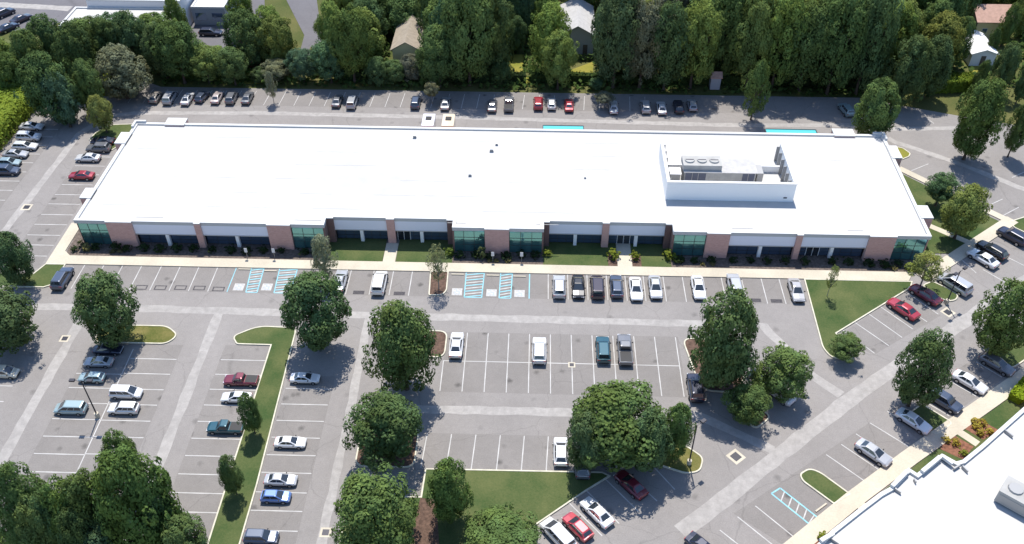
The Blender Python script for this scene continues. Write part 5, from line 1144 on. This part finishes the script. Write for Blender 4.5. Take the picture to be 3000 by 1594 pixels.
 (-40.77, 155.13, 2.78, 2.46, 2.7, 'dome', 5, 'yellow green understorey tree between the side street and the red car on the pale drive', 'trees in the wood behind the rear row', False),
 (32.78, 174.77, 4.44, 7.38, 7.88, 'column', 1, 'mid green understorey tree between the tiny pink hut and the pale gabled roof', 'trees in the wood behind the rear row', False),
 (51.41, 187.72, 4.3, 5.86, 6.36, 'round', 0, 'dark green understorey tree between the tiny pink hut and the forward standing loose tree', 'trees in the wood behind the rear row', False),
 (-33.43, 164.1, 3.93, 5.04, 5.54, 'column', 0, 'dark green understorey tree between the long cream house and the side street', 'trees in the wood behind the rear row', False),
 (0.44, 182.72, 3.6, 6.58, 7.08, 'dome', 6, 'blue green understorey tree between the pale gabled roof and the sunny back garden', 'trees in the wood behind the rear row', False),
 (-19.06, 164.73, 4.79, 7.44, 7.94, 'column', 1, 'mid green understorey tree between the long cream house and the sunny back garden', 'trees in the wood behind the rear row', False),
 (34.74, 154.07, 4.72, 8.69, 9.19, 'round', 0, 'dark green understorey tree between the tiny pink hut and the forward standing loose tree', 'trees in the wood behind the rear row', False),
 (64.04, 170.07, 4.37, 8.28, 8.78, 'column', 1, 'mid green understorey tree between the white shed and the clipped bright hedge', 'trees in the wood behind the rear row', False),
 (35.96, 180.55, 3.74, 6.9, 7.4, 'dome', 3, 'greyish understorey tree between the tiny pink hut and the pale gabled roof', 'trees in the wood behind the rear row', False),
 (-60.67, 154.37, 2.57, 2.19, 2.43, 'column', 2, 'bright green understorey tree in the wood by the service yard', 'trees in the wood behind the rear row', False),
 (-67.53, 155.84, 3.88, 3.48, 3.79, 'round', 1, 'mid green understorey tree in the wood by the service yard', 'trees in the wood behind the rear row', False),
 (41.78, 162.34, 3.62, 8.44, 8.94, 'column', 5, 'yellow green understorey tree between the tiny pink hut and the forward standing loose tree', 'trees in the wood behind the rear row', False),
 (-22.03, 171.08, 3.56, 5.75, 6.25, 'dome', 1, 'mid green understorey tree between the long cream house and the sunny back garden', 'trees in the wood behind the rear row', False),
 (-49.22, 155.51, 3.78, 4.85, 5.35, 'column', 5, 'yellow green understorey tree in the wood by the red car on the pale drive', 'trees in the wood behind the rear row', False),
 (47.67, 179.13, 4.77, 8.59, 9.09, 'round', 5, 'yellow green understorey tree between the tiny pink hut and the forward standing loose tree', 'trees in the wood behind the rear row', False),
 (-33.71, 170.33, 4.68, 5.16, 5.66, 'column', 0, 'dark green understorey tree between the long cream house and the side street', 'trees in the wood behind the rear row', False),
 (98.43, 172.58, 3.56, 8.39, 8.89, 'dome', 2, 'bright green understorey tree between the white shed and the clipped bright hedge', 'trees in the wood behind the rear row', False),
 (-8.94, 155.19, 4.93, 8.39, 8.89, 'column', 1, 'mid green understorey tree in the wood by the sunny back garden', 'trees in the wood behind the rear row', False),
 (-73.13, 157.86, 5.12, 4.38, 4.78, 'round', 1, 'mid green understorey tree between the service yard and the white warehouse', 'trees in the wood behind the rear row', False),
 (20.45, 180.48, 4.35, 8.22, 8.72, 'column', 3, 'greyish understorey tree between the pale gabled roof and the tiny pink hut', 'trees in the wood behind the rear row', False),
 (-27.0, 169.28, 4.92, 4.47, 4.97, 'dome', 1, 'mid green understorey tree between the long cream house and the side street', 'trees in the wood behind the rear row', False),
 (74.39, 181.75, 4.34, 7.8, 8.3, 'column', 5, 'yellow green understorey tree between the white shed and the clipped bright hedge', 'trees in the wood behind the rear row', False),
 (-15.74, 155.23, 4.69, 7.64, 8.14, 'round', 6, 'blue green understorey tree between the long cream house and the sunny back garden', 'trees in the wood behind the rear row', False),
 (-80.89, 157.43, 5.09, 4.54, 4.94, 'column', 6, 'blue green understorey tree in the wood by the white warehouse', 'trees in the wood behind the rear row', False),
 (8.89, 178.14, 4.11, 8.45, 8.95, 'dome', 1, 'mid green understorey tree between the pale gabled roof and the sunny back garden', 'trees in the wood behind the rear row', False),
 (31.47, 161.66, 3.88, 8.26, 8.76, 'column', 6, 'blue green understorey tree in the wood by the tiny pink hut', 'trees in the wood behind the rear row', False),
 (79.36, 169.25, 4.2, 6.46, 6.96, 'round', 0, 'dark green understorey tree between the white shed and the clipped bright hedge', 'trees in the wood behind the rear row', False),
 (36.93, 169.75, 4.78, 6.53, 7.03, 'column', 1, 'mid green understorey tree between the tiny pink hut and the forward standing loose tree', 'trees in the wood behind the rear row', False),
 (-3.68, 168.99, 3.78, 7.33, 7.83, 'dome', 6, 'blue green understorey tree between the pale gabled roof and the sunny back garden', 'trees in the wood behind the rear row', False),
 (51.77, 172.6, 4.13, 7.86, 8.36, 'column', 2, 'bright green understorey tree between the tiny pink hut and the forward standing loose tree', 'trees in the wood behind the rear row', False),
 (-11.1, 171.81, 4.51, 5.83, 6.33, 'round', 0, 'dark green understorey tree in the wood by the sunny back garden', 'trees in the wood behind the rear row', False),
]
for t in TREES: tree(*t[:8], group=t[8], pale=t[9])

# ------------------------------------------------------------------ shrubs, hedges
def shrub(x, y, r, h, tone, label, group=None, name='shrub'):
    o = link(name, rnd.choice(CROWN['shrub']), None, (x, y, h * .48), rnd.uniform(0, 6.28), (r, r, h * .52))
    c = tone if hasattr(tone, '__len__') else TONE[tone]; k = rnd.uniform(.85, 1.15); o.color = (c[0] * k, c[1] * k, c[2] * k, 1)
    return tag(o, label, 'shrub', group)
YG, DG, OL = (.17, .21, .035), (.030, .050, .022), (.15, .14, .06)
YEL = (.30, .25, .05)
xs = [-64.2, -61.4, -59.6, -57.2, -54.8, -52.3, -49.9, -47.0, -44.3, -41.8, -39.6, -37.0, -33.5, -31.6, -10.6, -8.3, -6.2, -3.9, -1.7, .4, 21.2, 23.4, 25.8, 29.0, 31.5, 33.8, 36.4, 39.2, 43.2, 45.5, 48.4, 50.6, 52.6]
WHERE = [(-66.4, -62.0, 'the corner glass at the leaning end'), (-62.0, -58.2, 'the end brick wall'), (-58.2, -49.1, 'the first white canopy bay'), (-49.1, -38.5, 'the second white canopy bay'), (-38.5, -35.1, 'the brick wall before the first lawn'), (-35.1, -30, 'the glass before the first lawn'),
         (-11.7, -7.0, 'the glass before the middle brick wall'), (-7.0, -3.5, 'the middle brick wall'), (-3.5, 1.5, 'the glass after the middle brick wall'), (20, 24.8, 'the glass after the hedged entrance'), (24.8, 28.1, 'the brick wall after the hedged entrance'), (28.1, 37.5, 'the white canopy bay above the parked cars'), (37.5, 47.8, 'the white canopy bay above the triangular lawn'), (47.8, 51.6, 'the last brick wall'), (51.6, 57, 'the last corner glass')]
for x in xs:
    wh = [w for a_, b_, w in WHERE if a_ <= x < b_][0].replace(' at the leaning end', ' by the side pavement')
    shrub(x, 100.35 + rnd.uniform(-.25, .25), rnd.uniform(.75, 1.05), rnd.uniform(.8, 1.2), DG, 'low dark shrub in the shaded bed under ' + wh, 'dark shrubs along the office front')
for p, r, h, c, lab in [
    ((11.67, 100.66), 1.05, 1.5, YG, 'large yellow green shrub on the near side of the hedged entrance path'), ((14.78, 100.53), .85, 1.4, YG, 'yellow green shrub across the entrance path from the large one'),
    ((19.67, 100.91), 1.0, 1.4, YG, 'yellow green shrub at the corner of the glass wing past the entrance'), ((20.75, 100.33), .8, .9, (.12, .16, .03), 'low olive green shrub next to the yellow green corner shrub'),
    ((2.07, 100.99), .8, 1.0, YG, 'pale yellow green shrub at the inner corner of the lawn by the dark brick pier'), ((-7.47, 100.08), .75, 2.2, (.12, .15, .07), 'upright cone of pale green shrub in front of the teal glass'),
    ((-12.25, 100.63), .9, 1.3, (.09, .13, .03), 'rounded green shrub beside the sparse island tree'), ((-6.29, 99.43), .5, .5, OL, 'small pale shrub under the middle brick wall, by the sign post'), ((-5.30, 99.39), .45, .5, OL, 'small pale shrub between its two pale neighbours under the middle brick wall'),
    ((-3.57, 99.44), .55, .6, OL, 'small olive shrub at the end of the three under the middle brick wall'), ((24.45, 99.53), .5, .5, OL, 'small pale shrub nearer the glass at the second red brick wall'), ((25.87, 99.50), .5, .5, OL, 'small pale shrub directly under the second red brick wall'),
    ((-61.58, 99.75), .5, .5, OL, 'small pale shrub nearer the corner glass under the end brick wall'), ((-60.50, 99.71), .5, .5, OL, 'small pale shrub directly under the end brick wall'), ((-65.49, 100.18), .85, 1.2, (.20, .19, .08), 'straw coloured shrub in the planted corner bed'),
    ((-66.73, 101.01), .6, 1.1, (.09, .10, .05), 'grey green shrub at the tip of the planted corner bed'), ((-67.24, 99.97), .7, .8, DG, 'dark shrub against the side pavement in the corner bed'), ((51.72, 99.39), .6, .6, OL, 'small pale shrub below the last red brick wall'), ((54.02, 99.31), .9, 1.3, YG, 'bright yellow green shrub next to the thin leaved tree')]:
    shrub(*p, r, h, c, lab)
for i, (p, lab) in enumerate([((49.12, 68.51), 'yellow mounded shrub nearest the diagonal pavement in the lower mulch bed'), ((50.02, 68.09), 'yellow mounded shrub in the middle of the lower mulch bed'), ((50.43, 66.61), 'yellow green mounded shrub against the white roofed building'),
               ((53.51, 71.36), 'yellow mounded shrub at the head of the upper mulch bed'), ((54.25, 71.18), 'yellow mounded shrub beside the one at the head of the bed'), ((53.32, 70.47), 'bright yellow mounded shrub in the heart of the upper mulch bed'),
               ((53.54, 69.61), 'yellow mounded shrub beside the little path to the building'), ((54.62, 69.95), 'yellow mounded shrub close to the stepped parapet')]):
    shrub(*p, .62, .8, YEL if i != 2 else YG, lab, 'mounded shrubs by the path to the neighbouring building')
shrub(*(31.59, 54.94), .7, .9, YG, 'yellow green shrub at the lower end of the building lawn')
def hedge(pts, w, h, color, label, n):
    r = np.random.default_rng(n); bm = bmesh.new(); ribbon(bm, pts, w * .8, 0, h * .85)
    lens = [math.hypot(b[0] - a[0], b[1] - a[1]) for a, b in zip(pts, pts[1:])]; tot = sum(lens)
    for _ in range(n):
        s = r.uniform(0, tot); i = 0
        while s > lens[i] and i < len(lens) - 1: s -= lens[i]; i += 1
        a, b = Vector(pts[i]), Vector(pts[i + 1]); t = (b - a).normalized(); nn = Vector((-t.y, t.x))
        u = r.uniform(-.5, .5); top = r.random() < .5
        v = r.uniform(.05, 1.0) * h
        if top: v = h * r.uniform(.85, 1.02)
        else: u = .5 * (1 if r.random() < .5 else -1) * r.uniform(.8, 1.05)
        c = a + t * s + nn * u * w; c = Vector((c.x, c.y, v)); q = .2 * r.uniform(.6, 1.5)
        N = Vector((nn.x * u * 2, nn.y * u * 2, 1.4 if top else .5)) + Vector(r.normal(scale=.4, size=3)); N.normalize()
        T = N.orthogonal().normalized(); B_ = N.cross(T)
        bm.faces.new([bm.verts.new(c + T * q), bm.verts.new(c + B_ * q * .7), bm.verts.new(c - T * q), bm.verts.new(c - B_ * q * .7)])
    o = link('hedge', to_mesh(bm, 'hedge', M['leaf'])); o.color = (*color, 1)
    return tag(o, label, 'hedge')
hedge([(72.13, 150.65), (81.26, 151.67)], 3.2, 2.6, (.11, .16, .025), 'clipped bright green hedge at the end of the rear yard', 1800)
hedge([(-97.2, 104), (-97.2, 124), (-96.8, 137), (-96.0, 149)], 14, 3.4, (.16, .22, .035), 'broad bright green hedge bank along the west stalls', 14000)
hedge([(-78.93, 143.84), (-78.92, 147.81)], 3.0, 3.0, (.13, .16, .025), 'sunlit olive hedge at the rear entry beside the dark wood', 900)
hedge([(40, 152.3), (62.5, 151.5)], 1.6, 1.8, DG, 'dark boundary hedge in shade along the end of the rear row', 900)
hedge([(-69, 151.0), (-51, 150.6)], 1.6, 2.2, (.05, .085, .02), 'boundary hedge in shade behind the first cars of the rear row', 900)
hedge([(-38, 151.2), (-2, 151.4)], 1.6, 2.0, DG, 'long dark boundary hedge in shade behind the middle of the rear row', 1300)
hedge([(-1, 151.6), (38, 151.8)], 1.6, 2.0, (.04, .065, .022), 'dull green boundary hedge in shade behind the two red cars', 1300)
hedge([(59.38, 74.75), (62.29, 77.73)], 1.6, 1.3, (.17, .24, .02), 'lime green clipped hedge beside the neighbouring building', 700)

# ------------------------------------------------------------------ lamp posts, drains, sign posts
def lamp_post(p, h, ang, label):
    o = thing('lamp_post', label, 'lamp post', (*p, 0), R(ang), 'parking lot lamp posts')
    bm = bmesh.new(); tube(bm, (0, 0, 0), (0, 0, .75), .27, .27, 12); part('footing', bm, M['walk'], o)
    bm = bmesh.new(); tube(bm, (0, 0, .752), (0, 0, h), .09, .065, 8); part('pole', bm, M['dark_metal'], o)
    for s in (-1, 1):
        bm = bmesh.new(); tube(bm, (s * .05, 0, h - .12), (s * .75, 0, h - .02), .035, .03, 6); part('arm', bm, M['dark_metal'], o)
        bm = bmesh.new(); box(bm, min(s * .72, s * 1.35), max(s * .72, s * 1.35), -.2, .2, h - .1, h + .1); hd = part('lamp_head', bm, M['dark_metal'], o)
        bm = bmesh.new(); box(bm, min(s * .8, s * 1.28), max(s * .8, s * 1.28), -.15, .15, h - .12, h - .102); part('lens', bm, M['headlight'], hd)
lamp_post((-52.27, 69.10), 6.6, 0, 'dark twin headed lamp post on the line between the side bays')
lamp_post((18.45, 64.28), 7.0, 40, 'dark twin headed lamp post on the island beside the widest tree')
lamp_post((57.01, 92.41), 6.0, 37, 'dark twin headed lamp post at the island by the maroon sedan')
bm = bmesh.new(); box(bm, -.75, .75, -.75, .75, -.02, .016); AP = to_mesh(bm, 'apron', M['walk'])
bm = bmesh.new()
for k in range(7): box(bm, -.42, .42, -.42 + k * .13, -.36 + k * .13, .017, .026)
box(bm, -.46, .46, -.46, .46, .0165, .0185); GR = to_mesh(bm, 'grate', M['dark_metal'])
for px, lab, a, s in [((-79.05, 110.21), 'square storm drain with a white apron in the west aisle', 0, 1), ((-61.61, 82.10), 'storm drain where the side aisle meets the main lane', 0, .8), ((24.04, 65.52), 'storm drain with a bright diamond apron on the open diagonal aisle', 40, 1.1),
                 ((56.68, 90.70), 'storm drain by the island with the lamp post and maroon sedan', 37, 1.0), ((5.25, 79.42), 'small storm drain on the centre line of the double row', 0, .6), ((-21.76, 54.08), 'storm drain at the foot of the lowest big tree', 0, .8)]:
    o = thing('storm_drain', lab, 'drain', (*px, 0), R(a), 'storm drains in the paving'); link('apron', AP, o, None, None, (s, s, 1)); link('grate', GR, o, None, None, (s, s, 1))
for px, lab in [((-41.52, 99.05), 'white sign on a short post in the bed nearest the plain stalls'), ((-37.52, 99.09), 'white sign on a short post below the red brick wall by the big round tree'), ((-5.79, 99.29), 'white sign on a short post below the middle red brick wall'), ((-1.63, 99.34), 'white sign on a short post before the dark glass past the middle brick wall')]:
    o = thing('bay_sign', lab, 'sign', (*px, 0), 0, 'accessible bay signs along the front bed')
    bm = bmesh.new(); tube(bm, (0, 0, 0), (0, 0, 1.9), .04, .04, 6); part('post', bm, M['grey_metal'], o)
    bm = bmesh.new(); box(bm, -.22, .22, -.075, -.045, 1.2, 1.95); part('panel', bm, M['sign'], o)

# ------------------------------------------------------------------ the floor of the wood: leaf layer added to darken it, one mass
r = np.random.default_rng(5)
def wood_floor(n):
    V = []
    keep = [(-95, -63, 160, 205), (-71, -61, 162, 173), (-65, -42, 157, 220), (-29, -21, 154, 168), (3.5, 12, 161, 176), (82, 89, 158, 170), (87, 97, 170, 181), (-160, -92, 160, 206), (62.5, 125, 146, 152), (-112, -70, 146, 151), (-23, -13, 173, 184), (31.5, 34.5, 148, 152)] + [(-8.7, -5.2, 170.0, 174.5), (-5.6, -2.6, 153.7, 162.1), (0.8, 3.2, 158.1, 171.8), (6.5, 11.1, 153.6, 159.8), (83.0, 92.7, 156.6, 170.7)]
    while len(V) < n:
        x = r.uniform(-112, 118); y = r.uniform(148.0, 212)
        if any(a < x < b and c0 < y < d0 for a, b, c0, d0 in keep): continue
        V.append((x, y, abs(r.normal(0, .75))))
    P = np.array(V); N = r.normal(scale=.5, size=(n, 3)) + np.array([0, 0, 1.0]); N /= np.linalg.norm(N, axis=1)[:, None]
    T = np.cross(N, r.normal(size=(n, 3))); T /= np.linalg.norm(T, axis=1)[:, None]; B_ = np.cross(N, T); s = r.uniform(.25, .7, (n, 1))
    Q = np.stack([P - T * s, P - B_ * s * .7, P + T * s, P + B_ * s * .7], 1).reshape(-1, 3)
    me = bpy.data.meshes.new('darkening_undergrowth'); me.from_pydata(Q.tolist(), [], [tuple(range(4 * i, 4 * i + 4)) for i in range(n)]); me.materials.append(M['leaf'])
    o = link('darkening_undergrowth', me); o.color = (.06, .10, .03, 1); o['kind'] = 'stuff'
wood_floor(26000)
